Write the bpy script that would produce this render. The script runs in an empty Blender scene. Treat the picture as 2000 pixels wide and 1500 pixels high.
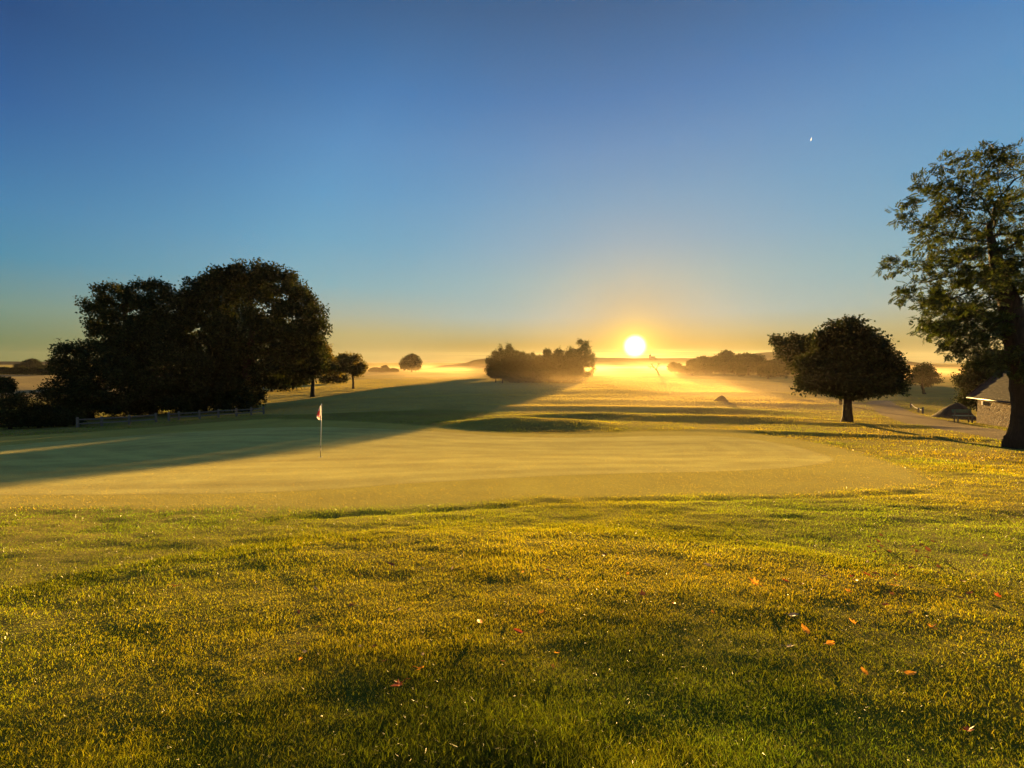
import bpy, math, random
import numpy as np
from mathutils import Vector, Euler

PI = math.pi
rng = np.random.default_rng(7)
random.seed(7)
scene = bpy.context.scene
COL = scene.collection

# ------------------------------------------------------------------ camera
CAM = np.array([0.0, 0.0, 1.65])
F = 839.0                                   # focal length in photo pixels (2000 wide)
PITCH = math.atan(45.0 / F)
cam = bpy.data.cameras.new('camera')
cam_o = bpy.data.objects.new('camera', cam)
COL.objects.link(cam_o)
scene.camera = cam_o
cam_o.location = CAM
cam_o.rotation_euler = (PI / 2 - PITCH, 0, 0)
cam.sensor_width = 36.0
cam.lens = 36.0 * F / 2000.0
cam.clip_start = 0.05
cam.clip_end = 20000


def ray(px, py):
    """direction of a photo pixel, scaled to one metre of forward (y) depth"""
    cx = (px - 1000.0) / F
    cy = (750.0 - py) / F
    y = math.cos(PITCH) + cy * math.sin(PITCH)
    z = -math.sin(PITCH) + cy * math.cos(PITCH)
    return np.array([cx / y, 1.0, z / y])


def at(px, py, d):
    return CAM + ray(px, py) * d


SUNV = ray(1240, 676)
SUNV = SUNV / np.linalg.norm(SUNV)
SUN_AZ = math.atan2(SUNV[0], SUNV[1])
SUN_EL = math.radians(2.8)                  # upper half of the visible glowing disc
LIGHTV = np.array([math.sin(SUN_AZ) * math.cos(SUN_EL), math.cos(SUN_AZ) * math.cos(SUN_EL), math.sin(SUN_EL)])

# ------------------------------------------------------------------ helpers


def tag(o, label=None, cat=None, group=None, kind=None):
    if label:
        o['label'] = label
    if cat:
        o['category'] = cat
    if group:
        o['group'] = group
    if kind:
        o['kind'] = kind
    return o


def empty(name, loc, label=None, cat=None, group=None, rz=0.0):
    o = bpy.data.objects.new(name, None)
    o.empty_display_size = 0.2
    COL.objects.link(o)
    o.location = loc
    o.rotation_euler = (0, 0, rz)
    return tag(o, label, cat, group)


def mesh_np(name, verts, faces, mat, parent=None, col=None, smooth=False, loc=None):
    """verts (N,3); faces: one array or a list of arrays (M,k)"""
    if isinstance(faces, np.ndarray):
        faces = [faces]
    faces = [f for f in faces if len(f)]
    me = bpy.data.meshes.new(name)
    verts = np.asarray(verts, dtype=np.float32)
    me.vertices.add(len(verts))
    me.vertices.foreach_set('co', verts.ravel())
    tot = sum(f.size for f in faces)
    npoly = sum(len(f) for f in faces)
    me.loops.add(tot)
    me.polygons.add(npoly)
    me.loops.foreach_set('vertex_index', np.concatenate([f.ravel() for f in faces]).astype(np.int32))
    sizes = np.concatenate([np.full(len(f), f.shape[1], dtype=np.int32) for f in faces])
    starts = np.concatenate([[0], np.cumsum(sizes)[:-1]]).astype(np.int32)
    me.polygons.foreach_set('loop_start', starts)
    me.polygons.foreach_set('use_smooth', np.full(npoly, smooth, dtype=bool))
    me.update(calc_edges=True)
    me.validate()
    if col is not None:
        a = me.color_attributes.new('col', 'FLOAT_COLOR', 'POINT')
        c = np.ones((len(verts), 4), dtype=np.float32)
        c[:, :col.shape[1]] = col
        a.data.foreach_set('color', c.ravel())
    if mat:
        me.materials.append(mat)
    o = bpy.data.objects.new(name, me)
    COL.objects.link(o)
    if parent:
        o.parent = parent
    if loc is not None:
        o.location = loc
    return o


class MB:
    """collects boxes, bars and tubes for one mesh"""

    def __init__(self):
        self.v, self.q, self.t, self.n = [], [], [], 0

    def add(self, v, q=None, t=None):
        v = np.asarray(v, float)
        if q is not None and len(q):
            self.q.append(np.asarray(q, int) + self.n)
        if t is not None and len(t):
            self.t.append(np.asarray(t, int) + self.n)
        self.v.append(v)
        self.n += len(v)
        return self

    def box(self, c, s, rot=None, taper=1.0):
        x, y, z = [k / 2 for k in s]
        v = np.array([[-x, -y, -z], [x, -y, -z], [x, y, -z], [-x, y, -z],
                      [-x * taper, -y * taper, z], [x * taper, -y * taper, z], [x * taper, y * taper, z], [-x * taper, y * taper, z]])
        if rot is not None:
            m = np.array(Euler(rot).to_matrix())
            v = v @ m.T
        v = v + np.asarray(c)
        return self.add(v, [[0, 3, 2, 1], [4, 5, 6, 7], [0, 1, 5, 4], [1, 2, 6, 5], [2, 3, 7, 6], [3, 0, 4, 7]])

    def tube(self, pts, rad, k=8, cap=True):
        pts = np.asarray(pts, float)
        rad = np.broadcast_to(np.asarray(rad, float), (len(pts),))
        rings = []
        for i in range(len(pts)):
            a = pts[max(i - 1, 0)]
            b = pts[min(i + 1, len(pts) - 1)]
            d = (b - a) / (np.linalg.norm(b - a) + 1e-9)
            ref = np.array([0, 0, 1.0]) if abs(d[2]) < 0.9 else np.array([1.0, 0, 0])
            u = np.cross(d, ref)
            u /= np.linalg.norm(u)
            w = np.cross(d, u)
            an = np.arange(k) * 2 * PI / k
            rings.append(pts[i] + rad[i] * (np.cos(an)[:, None] * u + np.sin(an)[:, None] * w))
        v = np.concatenate(rings)
        q = []
        for i in range(len(pts) - 1):
            for j in range(k):
                q.append([i * k + j, i * k + (j + 1) % k, (i + 1) * k + (j + 1) % k, (i + 1) * k + j])
        t = []
        if cap:
            v = np.vstack([v, pts[0], pts[-1]])
            n0 = len(pts) * k
            for j in range(k):
                t.append([n0, (j + 1) % k, j])
                t.append([n0 + 1, (len(pts) - 1) * k + j, (len(pts) - 1) * k + (j + 1) % k])
        return self.add(v, q, t)

    def build(self, name, mat, parent=None, smooth=False):
        fs = []
        if self.q:
            fs.append(np.concatenate(self.q))
        if self.t:
            fs.append(np.concatenate(self.t))
        return mesh_np(name, np.concatenate(self.v), fs, mat, parent, smooth=smooth)


# ---- noise
_perm = rng.random((256, 256)).astype(np.float64)


def vnoise(x, y):
    xi = np.floor(x).astype(int)
    yi = np.floor(y).astype(int)
    fx = x - xi
    fy = y - yi
    fx = fx * fx * fx * (fx * (fx * 6 - 15) + 10)
    fy = fy * fy * fy * (fy * (fy * 6 - 15) + 10)
    a = _perm[xi & 255, yi & 255]
    b = _perm[(xi + 1) & 255, yi & 255]
    c = _perm[xi & 255, (yi + 1) & 255]
    d = _perm[(xi + 1) & 255, (yi + 1) & 255]
    return (a * (1 - fx) + b * fx) * (1 - fy) + (c * (1 - fx) + d * fx) * fy - 0.5


def fbm(x, y, o=3):
    s = 0
    a = 1.0
    for k in range(o):
        ca, sa = math.cos(0.6 * k + 0.3), math.sin(0.6 * k + 0.3)
        f = 2.0 ** k
        s = s + a * vnoise((x * ca - y * sa) * f + 17.3 * k, (x * sa + y * ca) * f + 5.1 * k)
        a *= 0.5
    return s


def sstep(a, b, x):
    t = np.clip((x - a) / (b - a), 0, 1)
    return t * t * (3 - 2 * t)


# ------------------------------------------------------------------ ground shape
_PY = np.array([-400, -50, -5, 0, 1.7, 5, 10, 14.7, 20, 26, 34, 45, 60, 100, 200, 500, 4000.])
_PZ = np.array([1.5, 0.6, 0.12, 0.03, 0, -0.33, -0.92, -1.50, -1.93, -2.30, -2.65, -2.95, -3.15, -3.3, -3.4, -3.6, -4.])
_ty = np.linspace(-60, 140, 4001)
_tz = np.interp(_ty, _PY, _PZ)
_k = np.exp(-0.5 * (np.arange(-80, 81) / 28.0) ** 2)
_k /= _k.sum()
_tz = np.convolve(np.pad(_tz, 80, mode='edge'), _k, mode='valid')


def prof(y):
    z = np.interp(y, _ty, _tz)
    return np.where((y > 139) | (y < -59), np.interp(y, _PY, _PZ), z)


# long low mounds: (x, y, half length, half width, height, turn in degrees)
MOUNDS = [
    (2.2, 26.0, 3.7, 2.4, 0.38, -4),
    (-1.8, 26.8, 3.0, 1.5, 0.24, 10),
    (14.2, 30.5, 7.5, 1.6, 0.28, -12),
    (5.5, 33.0, 6.0, 1.2, 0.22, 3),
    (-7.0, 39.0, 6.0, 2.0, 0.55, 3),
    (-16.0, 33.5, 10.0, 2.0, 0.30, 6),
    (3.0, 41.0, 9.0, 2.4, 0.24, -4),
    (17.0, 38.0, 7.0, 1.8, 0.26, -14),
    (10.0, 50.0, 13.0, 3.0, 0.16, -3),
    (26.0, 45.0, 9.0, 2.6, 0.22, -14),
    (-10.0, 56.0, 14.0, 3.0, 0.22, 4),
    (32.0, 63.0, 13.0, 3.0, 0.22, -8),
    (22.0, 26.0, 5.0, 1.0, 0.16, -22),
    (16.5, 20.8, 6.0, 0.6, 0.10, -22),
    (4.0, 70.0, 20.0, 4.5, 0.16, 2),
]


def zbase(x, y):
    x = np.asarray(x, float)
    y = np.asarray(y, float)
    z = prof(y)
    z = z - 0.55 * sstep(4, 30, -x) * sstep(14, 32, y) * (1 - sstep(50, 80, y))
    z = z - 0.02 * np.clip(-x - 2, 0, 14) * sstep(2, 9, y) * (1 - sstep(14, 24, y))
    for (mx, my, a, b, h, r) in MOUNDS:
        c, s = math.cos(math.radians(r)), math.sin(math.radians(r))
        u = ((x - mx) * c + (y - my) * s) / a
        v = (-(x - mx) * s + (y - my) * c) / b
        z = z + h * np.exp(-(u * u) ** 1.3 - v * v)
    return z


def march(px, py, fn=None):
    fn = fn or zbase
    r = ray(px, py)
    d = np.geomspace(1.0, 3000, 6000)
    z = CAM[2] + r[2] * d
    g = fn(CAM[0] + r[0] * d, d)
    i = int(np.argmax(z < g))
    if i == 0:
        return None
    a, b = d[i - 1], d[i]
    for _ in range(25):
        m = (a + b) / 2
        if CAM[2] + r[2] * m < fn(np.array([r[0] * m]), np.array([m]))[0]:
            b = m
        else:
            a = m
    return np.array([r[0] * b, b, CAM[2] + r[2] * b])


def poly_world(pix):
    return np.array([march(*p)[:2] for p in pix])


def sdist(poly, x, y):
    """signed distance, positive inside"""
    x = np.asarray(x, float)
    y = np.asarray(y, float)
    best = np.full(x.shape, 1e9)
    ins = np.zeros(x.shape, bool)
    n = len(poly)
    for i in range(n):
        ax, ay = poly[i]
        bx, by = poly[(i + 1) % n]
        ex, ey = bx - ax, by - ay
        t = np.clip(((x - ax) * ex + (y - ay) * ey) / (ex * ex + ey * ey + 1e-12), 0, 1)
        best = np.minimum(best, (x - ax - t * ex) ** 2 + (y - ay - t * ey) ** 2)
        cr = ((ay > y) != (by > y))
        xx = ax + (y - ay) / (ey if abs(ey) > 1e-12 else 1e-12) * ex
        ins ^= cr & (x < xx)
    d = np.sqrt(best)
    return np.where(ins, d, -d)


def smooth_poly(p, it=2):
    for _ in range(it):
        q = np.roll(p, -1, axis=0)
        p = np.stack([0.75 * p + 0.25 * q, 0.25 * p + 0.75 * q], 1).reshape(-1, 2)
    return p


APRON = smooth_poly(poly_world([(-260, 870), (0, 853), (300, 833), (520, 815), (700, 822), (860, 834), (1050, 851),
                                (1380, 838), (1500, 849), (1640, 870), (1760, 908), (1850, 942), (1700, 962),
                                (1400, 970), (1160, 968), (860, 988), (560, 1000), (250, 992), (0, 990), (-300, 1000)]))
GREEN = smooth_poly(poly_world([(-260, 890), (100, 862), (520, 832), (860, 842), (1050, 858), (1370, 848), (1500, 860),
                                (1610, 884), (1640, 902), (1500, 920), (1150, 926), (860, 940), (560, 962), (250, 966), (-200, 968)]))
PATH = smooth_poly(poly_world([(1690, 783), (1702, 796), (1725, 812), (1770, 827), (1830, 838), (1900, 848), (1960, 860), (2060, 885),
                               (2100, 868), (2000, 848), (1900, 831), (1850, 823), (1800, 812), (1766, 799), (1745, 787), (1740, 781)]))
FAIR = smooth_poly(np.array([(-26, 38), (-6, 36.5), (14, 36), (28, 43), (60, 58), (62, 130), (-40, 130), (-60, 70)], float))
FIELD = np.array([(-260, 60), (-44, 60), (-60, 165), (-260, 165)], float)
SHADEFAIR = smooth_poly(poly_world([(1385, 786), (1480, 776), (1620, 781), (1745, 792), (1700, 803), (1560, 799), (1450, 793)]))  # shade lying on the fairway, painted as a darker ground patch


def zones(x, y):
    w = 0.25 * fbm(x * 1.1, y * 1.1, 2)
    ap = sstep(-0.35, 0.35, sdist(APRON, x, y) + w)
    gr = sstep(-0.05, 0.05, sdist(GREEN, x, y) + 0.2 * w)
    pa = sstep(-0.1, 0.1, sdist(PATH, x, y) + 0.3 * w)
    fa = sstep(-1.0, 1.0, sdist(FAIR, x, y) + w)
    fi = sstep(-2.0, 2.0, sdist(FIELD, x, y))
    return ap, gr, pa, fa, fi


def zground(x, y, zz=None):
    x = np.asarray(x, float)
    y = np.asarray(y, float)
    z = zbase(x, y)
    ap, gr, pa, fa, fi = zz if zz is not None else zones(x, y)
    r = np.hypot(x, y)
    short = np.maximum(np.maximum(ap, pa), 0.6 * fa)
    near = 1 - sstep(18, 40, r)
    z = z + 0.07 * fbm(x / 8.0, y / 5.0, 2) * (1 - 0.85 * np.maximum(gr, 0.8 * ap))
    z = z + (0.014 * fbm(x / 1.3 + 9, y / 0.8, 2)) * (1 - 0.85 * short) * near * sstep(2.0, 5, r)
    z = z + 0.017 * fbm(x / 0.5, y / 0.28 + 31, 3) * (1 - 0.8 * short) * near
    z = z + 0.03 * fbm(x / 5.3 + 3, y / 2.6, 2) * (1 - near) * (1 - sstep(120, 200, r))
    # worn rut round the green's shoulder and the mower edge of the apron
    sd = sdist(APRON, x, y)
    z = z - 0.02 * np.exp(-((sd + 0.35) / 0.16) ** 2) * (x > -3)
    z = z + 0.013 * fbm(x / 0.6 + 70, y / 0.24, 3) * sstep(0.0, 0.5, -sd) * (1 - sstep(1.6, 3.2, -sd)) * (y < 16)
    z = z - 0.03 * np.exp(-((sd + 1.9 + 0.3 * fbm(x / 2, y / 2, 2)) / 0.2) ** 2) * sstep(3, 7, x) * (y < 15)
    return z


def gz(x, y):
    return float(zground(np.array([x]), np.array([y]))[0])


def base_at(px, py):
    p = march(px, py)
    return np.array([p[0], p[1], gz(p[0], p[1])])


# ------------------------------------------------------------------ materials


def new_mat(name):
    m = bpy.data.materials.new(name)
    m.use_nodes = True
    nt = m.node_tree
    for n in list(nt.nodes):
        nt.nodes.remove(n)
    out = nt.nodes.new('ShaderNodeOutputMaterial')
    return m, nt, out


def N(nt, t, **kw):
    n = nt.nodes.new(t)
    for k, v in kw.items():
        if k in n.inputs:
            n.inputs[k].default_value = v
        else:
            setattr(n, k, v)
    return n


def simple_mat(name, c1, c2, scale=8.0, rough=0.8, bump=0.2, spec=0.3, stretch=(1, 1, 1), metallic=0.0):
    m, nt, out = new_mat(name)
    tc = N(nt, 'ShaderNodeTexCoord')
    mp = N(nt, 'ShaderNodeMapping')
    mp.inputs['Scale'].default_value = stretch
    no = N(nt, 'ShaderNodeTexNoise', Scale=scale, Detail=6.0, Roughness=0.6)
    rp = N(nt, 'ShaderNodeValToRGB')
    rp.color_ramp.elements[0].position = 0.3
    rp.color_ramp.elements[1].position = 0.7
    rp.color_ramp.elements[0].color = (*c1, 1)
    rp.color_ramp.elements[1].color = (*c2, 1)
    b = N(nt, 'ShaderNodeBsdfPrincipled', Roughness=rough, Metallic=metallic)
    b.inputs['Specular IOR Level'].default_value = spec
    bp = N(nt, 'ShaderNodeBump', Strength=bump, Distance=0.03)
    nt.links.new(tc.outputs['Object'], mp.inputs['Vector'])
    nt.links.new(mp.outputs[0], no.inputs['Vector'])
    nt.links.new(no.outputs['Fac'], rp.inputs['Fac'])
    nt.links.new(rp.outputs[0], b.inputs['Base Color'])
    nt.links.new(no.outputs['Fac'], bp.inputs['Height'])
    nt.links.new(bp.outputs[0], b.inputs['Normal'])
    nt.links.new(b.outputs[0], out.inputs['Surface'])
    return m


def leaf_mat(name, dif, tra, mixf=0.4, gloss=0.08, rough=0.35):
    """thin leaves or blades: diffuse + light let through + a little gloss; 'col' varies them one by one"""
    m, nt, out = new_mat(name)
    at_ = N(nt, 'ShaderNodeAttribute', attribute_name='col')
    c1 = N(nt, 'ShaderNodeMixRGB', blend_type='MULTIPLY', Fac=1.0)
    c1.inputs['Color1'].default_value = (*dif, 1)
    c2 = N(nt, 'ShaderNodeMixRGB', blend_type='MULTIPLY', Fac=1.0)
    c2.inputs['Color1'].default_value = (*tra, 1)
    nt.links.new(at_.outputs['Color'], c1.inputs['Color2'])
    nt.links.new(at_.outputs['Color'], c2.inputs['Color2'])
    d = N(nt, 'ShaderNodeBsdfDiffuse')
    t = N(nt, 'ShaderNodeBsdfTranslucent')
    nt.links.new(c1.outputs[0], d.inputs['Color'])
    nt.links.new(c2.outputs[0], t.inputs['Color'])
    mx = N(nt, 'ShaderNodeMixShader', Fac=mixf)
    nt.links.new(d.outputs[0], mx.inputs[1])
    nt.links.new(t.outputs[0], mx.inputs[2])
    g = N(nt, 'ShaderNodeBsdfGlossy', Roughness=rough)
    g.inputs['Color'].default_value = (0.9, 0.9, 0.9, 1)
    mg = N(nt, 'ShaderNodeMixShader', Fac=gloss)
    nt.links.new(mx.outputs[0], mg.inputs[1])
    nt.links.new(g.outputs[0], mg.inputs[2])
    nt.links.new(mg.outputs[0], out.inputs['Surface'])
    return m


M_bark = simple_mat('bark', (0.018, 0.014, 0.009), (0.045, 0.034, 0.022), 5, 0.9, 0.8, 0.1, (3, 3, 0.6))
M_leaf = leaf_mat('tree_leaves', (0.020, 0.028, 0.008), (0.036, 0.042, 0.006), 0.28, 0.006)
M_leaf_ash = leaf_mat('ash_leaves', (0.030, 0.044, 0.010), (0.052, 0.068, 0.009), 0.38, 0.010)
M_leaf_suntint = leaf_mat('sun_tinted_leaves', (0.045, 0.050, 0.012), (0.17, 0.13, 0.015), 0.42, 0.01)  # lit version of the tree leaves, golden sunlight put into the colour
M_grass = leaf_mat('grass_blades', (0.120, 0.134, 0.004), (0.40, 0.375, 0.006), 0.55, 0.018, 0.25)
M_wood = simple_mat('weathered_wood', (0.09, 0.08, 0.06), (0.17, 0.15, 0.12), 12, 0.85, 0.3, 0.2, (1, 1, 4))
M_white = simple_mat('white_paint', (0.70, 0.70, 0.68), (0.82, 0.82, 0.80), 20, 0.5, 0.05)
M_pole = simple_mat('pole_fibreglass', (0.62, 0.62, 0.58), (0.75, 0.75, 0.7), 20, 0.35, 0.02)
M_poled = simple_mat('pole_dark_foot', (0.03, 0.03, 0.03), (0.05, 0.05, 0.05), 20, 0.4, 0.02)
M_slate = simple_mat('roof_slate', (0.018, 0.017, 0.018), (0.036, 0.034, 0.034), 3, 0.8, 0.5, 0.15, (1, 1, 6))
M_green_paint = simple_mat('green_paint', (0.06, 0.12, 0.07), (0.09, 0.16, 0.10), 8, 0.5, 0.1)
M_earth = simple_mat('dark_earth', (0.035, 0.026, 0.018), (0.08, 0.06, 0.04), 3, 0.95, 0.8, 0.1)
M_rope = simple_mat('rope', (0.45, 0.42, 0.36), (0.6, 0.57, 0.5), 20, 0.9, 0.1)


def stone_mat():
    m, nt, out = new_mat('rubble_stone')
    tc = N(nt, 'ShaderNodeTexCoord')
    mp = N(nt, 'ShaderNodeMapping')
    mp.inputs['Scale'].default_value = (4.2, 4.2, 8.5)
    vo = N(nt, 'ShaderNodeTexVoronoi', feature='F1', Scale=1.0)
    ve = N(nt, 'ShaderNodeTexVoronoi', feature='DISTANCE_TO_EDGE', Scale=1.0)
    no = N(nt, 'ShaderNodeTexNoise', Scale=5.0, Detail=6.0)
    rp = N(nt, 'ShaderNodeValToRGB')
    e = rp.color_ramp.elements
    e[0].color = (0.24, 0.15, 0.07, 1)
    e[1].color = (0.42, 0.29, 0.14, 1)
    n2 = e.new(0.5)
    n2.color = (0.33, 0.215, 0.105, 1)
    joint = N(nt, 'ShaderNodeMapRange')
    joint.inputs['From Max'].default_value = 0.08
    mj = N(nt, 'ShaderNodeMixRGB', blend_type='MIX')
    mj.inputs['Color1'].default_value = (0.16, 0.13, 0.09, 1)
    mn = N(nt, 'ShaderNodeMixRGB', blend_type='OVERLAY', Fac=0.6)
    b = N(nt, 'ShaderNodeBsdfPrincipled', Roughness=0.9)
    bp = N(nt, 'ShaderNodeBump', Strength=0.7, Distance=0.05)
    L = nt.links.new
    L(tc.outputs['Object'], mp.inputs['Vector'])
    L(mp.outputs[0], vo.inputs['Vector'])
    L(mp.outputs[0], ve.inputs['Vector'])
    L(tc.outputs['Object'], no.inputs['Vector'])
    L(vo.outputs['Color'], rp.inputs['Fac'])
    L(ve.outputs['Distance'], joint.inputs['Value'])
    L(joint.outputs[0], mj.inputs['Fac'])
    L(rp.outputs[0], mn.inputs['Color1'])
    L(no.outputs['Fac'], mn.inputs['Color2'])
    L(mn.outputs[0], mj.inputs['Color2'])
    L(mj.outputs[0], b.inputs['Base Color'])
    L(joint.outputs[0], bp.inputs['Height'])
    L(bp.outputs[0], b.inputs['Normal'])
    L(b.outputs[0], out.inputs['Surface'])
    return m


M_stone = stone_mat()


def ground_mat():
    m, nt, out = new_mat('turf')
    L = nt.links.new
    at_ = N(nt, 'ShaderNodeAttribute', attribute_name='col')
    geo = N(nt, 'ShaderNodeNewGeometry')
    n1 = N(nt, 'ShaderNodeTexNoise', Scale=0.9, Detail=8.0, Roughness=0.65)
    n2 = N(nt, 'ShaderNodeTexNoise', Scale=24.0, Detail=5.0, Roughness=0.7)
    L(geo.outputs['Position'], n1.inputs['Vector'])
    L(geo.outputs['Position'], n2.inputs['Vector'])
    mr1 = N(nt, 'ShaderNodeMapRange')
    mr1.inputs['To Min'].default_value = 0.6
    mr1.inputs['To Max'].default_value = 1.4
    mr2 = N(nt, 'ShaderNodeMapRange')
    mr2.inputs['To Min'].default_value = 0.45
    mr2.inputs['To Max'].default_value = 1.55
    L(n1.outputs['Fac'], mr1.inputs['Value'])
    L(n2.outputs['Fac'], mr2.inputs['Value'])
    mul = N(nt, 'ShaderNodeMath', operation='MULTIPLY')
    L(mr1.outputs[0], mul.inputs[0])
    L(mr2.outputs[0], mul.inputs[1])
    cx = N(nt, 'ShaderNodeMixRGB', blend_type='MULTIPLY', Fac=1.0)
    L(at_.outputs['Color'], cx.inputs['Color1'])
    L(mul.outputs[0], cx.inputs['Color2'])
    b = N(nt, 'ShaderNodeBsdfPrincipled', Roughness=0.75)
    b.inputs['Specular IOR Level'].default_value = 0.0
    b.inputs['Sheen Weight'].default_value = 0.16
    b.inputs['Sheen Roughness'].default_value = 0.6
    b.inputs['Sheen Tint'].default_value = (0.95, 0.80, 0.42, 1)
    bp = N(nt, 'ShaderNodeBump', Strength=0.5, Distance=0.03)
    L(n2.outputs['Fac'], bp.inputs['Height'])
    L(bp.outputs[0], b.inputs['Normal'])
    L(cx.outputs[0], b.inputs['Base Color'])
    L(b.outputs[0], out.inputs['Surface'])
    return m


M_ground = ground_mat()

# ------------------------------------------------------------------ ground mesh
fine = np.radians(np.arange(-72, 72.01, 0.22))
back = np.radians(np.arange(75, 285.01, 5.0))
azs = np.concatenate([fine, back])
rads = np.concatenate([[0.0], np.geomspace(0.6, 90, 620), np.geomspace(92, 1400, 110)])
AZ, RR = np.meshgrid(azs, rads[1:])
gx = (RR * np.sin(AZ)).ravel()
gy = (RR * np.cos(AZ)).ravel()
zz = zones(gx, gy)
gzv = zground(gx, gy, zz)
ap, gr, pa, fa, fi = zz


def ground_col(x, y, zz):
    ap, gr, pa, fa, fi = zz
    n = fbm(x / 2.2, y / 1.6, 3)[:, None]
    n2 = fbm(x / 9.0 + 40, y / 5.0, 2)[:, None]
    rough = np.array([0.095, 0.098, 0.005]) * (1 + 0.5 * n) + np.array([0.05, 0.012, 0.0]) * np.clip(n2 * 2, 0, 1)
    apron = np.array([0.23, 0.22, 0.030]) * (1 + 0.2 * n)
    sdg = sdist(GREEN, x, y)
    tr = (0.055 * np.tanh(4 * np.sin(sdg * 2 * PI / 1.15)) + 0.35 * np.clip(fbm(x / 5.0 + y / 9, y / 0.9, 3), -0.6, 1) - 0.3 * np.exp(-((sdg + 0.05) / 0.12) ** 2))[:, None]
    green = np.array([0.32, 0.31, 0.08]) * (1 + 0.10 * n + tr)
    fair = np.array([0.22, 0.20, 0.045]) * (1 + 0.25 * n)
    path = np.array([0.085, 0.075, 0.072]) * (1 + 0.2 * n)
    field = np.array([0.085, 0.064, 0.036]) * (1 + 0.15 * n)
    c = rough
    for w, k in ((fi, field), (fa, fair), (ap, apron), (gr, green), (pa, path)):
        w = w[:, None]
        c = c * (1 - w) + k * w
    sd = sdist(SHADEFAIR, x, y)
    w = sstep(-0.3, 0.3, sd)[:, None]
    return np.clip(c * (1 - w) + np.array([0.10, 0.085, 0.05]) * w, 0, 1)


gcol = ground_col(gx, gy, zz)
nr, na = AZ.shape
verts = np.vstack([np.stack([gx, gy, gzv], 1), [[0, 0, gz(0, 0)]]])
idx = np.arange(nr * na).reshape(nr, na)
nxt = np.roll(idx, -1, axis=1)
quads = np.stack([idx[:-1], nxt[:-1], nxt[1:], idx[1:]], -1).reshape(-1, 4)
ctr = nr * na
tris = np.stack([np.full(na, ctr), nxt[0], idx[0]], -1)
if True:
    a_, b_, c_ = verts[quads[50000][0]], verts[quads[50000][1]], verts[quads[50000][2]]
    if np.cross(b_ - a_, c_ - a_)[2] < 0:
        quads, tris = quads[:, ::-1], tris[:, ::-1]
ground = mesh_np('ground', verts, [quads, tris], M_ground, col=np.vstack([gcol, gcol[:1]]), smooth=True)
tag(ground, 'rolling turf of the golf course running out to the misty plain', 'ground', kind='structure')

# ------------------------------------------------------------------ grass (stuff)


def blades(x, y, length, width, lean, col, name, label, two=True):
    n = len(x)
    z = zground(x, y) - 0.004
    phi = rng.random(n) * 2 * PI           # facing
    th = rng.random(n) * 2 * PI            # lean direction
    side = np.stack([np.cos(phi), np.sin(phi), np.zeros(n)], 1) * (width / 2)[:, None]
    ld = np.stack([np.cos(th), np.sin(th), np.zeros(n)], 1)
    b = np.stack([x, y, z], 1)
    L1 = length[:, None]
    le = lean[:, None]
    up = np.array([0, 0, 1.0])
    tip = b + L1 * (np.sqrt(np.clip(1 - (0.8 * le) ** 2, 0.05, 1)) * up * (1 - 0.25 * le) + ld * le)
    if two:
        mid = b + L1 * (0.52 * up + ld * le * 0.28)
        v = np.stack([b - side, b + side, mid + side * 0.85, mid - side * 0.85, tip], 1).reshape(-1, 3)
        i = np.arange(n) * 5
        q = np.stack([i, i + 1, i + 2, i + 3], 1)
        t = np.stack([i + 3, i + 2, i + 4], 1)
        c = np.repeat(col, 5, axis=0)
        o = mesh_np(name, v, [q, t], M_grass, col=c)
    else:
        v = np.stack([b - side, b + side, tip], 1).reshape(-1, 3)
        i = np.arange(n) * 3
        o = mesh_np(name, v, np.stack([i, i + 1, i + 2], 1), M_grass, col=np.repeat(col, 3, axis=0))
    return tag(o, label, 'grass', kind='stuff')


def polar_samples(n, r0, r1, half, power=2.0):
    if abs(power - 2) < 1e-6:
        r = np.exp(rng.uniform(math.log(r0), math.log(r1), n))
    else:
        k = 2 - power
        r = (r0 ** k + rng.random(n) * (r1 ** k - r0 ** k)) ** (1 / k)
    a = rng.uniform(-half, half, n)
    return r * np.sin(a), r * np.cos(a), r


def grass_tint(x, y, n):
    g = fbm(x / 1.3, y / 0.9, 3)
    g2 = fbm(x / 4.0 + 50, y / 2.6, 2)
    v = np.clip(1.0 + 0.55 * g + 0.25 * rng.standard_normal(n), 0.45, 1.7)
    warm = np.clip(0.42 + 0.9 * g2 + 0.2 * rng.standard_normal(n) + 0.25 * sstep(-6, 3, x) * (1 - sstep(0, 4, -x)) - 0.18, 0, 1)
    c = np.stack([v * (0.70 + 0.50 * warm), v * (1.06 - 0.05 * warm), v * (1.0 + 0.3 * (1 - warm))], 1)
    straw = rng.random(n) < 0.07
    c[straw] = c[straw] * np.array([1.5, 1.25, 3.0])
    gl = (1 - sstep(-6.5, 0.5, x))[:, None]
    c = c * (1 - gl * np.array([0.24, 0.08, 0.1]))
    lush_shade = (1 - sstep(1.6, 4.0, np.hypot(x, y) + 1.6 * fbm(x / .8, y / .8, 2)))[:, None]  # deep green near grass, with shade among the blades painted darker
    c = c * (1 - lush_shade * np.array([0.62, 0.47, 0.25]))
    return c


HALF = math.radians(62)
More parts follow.
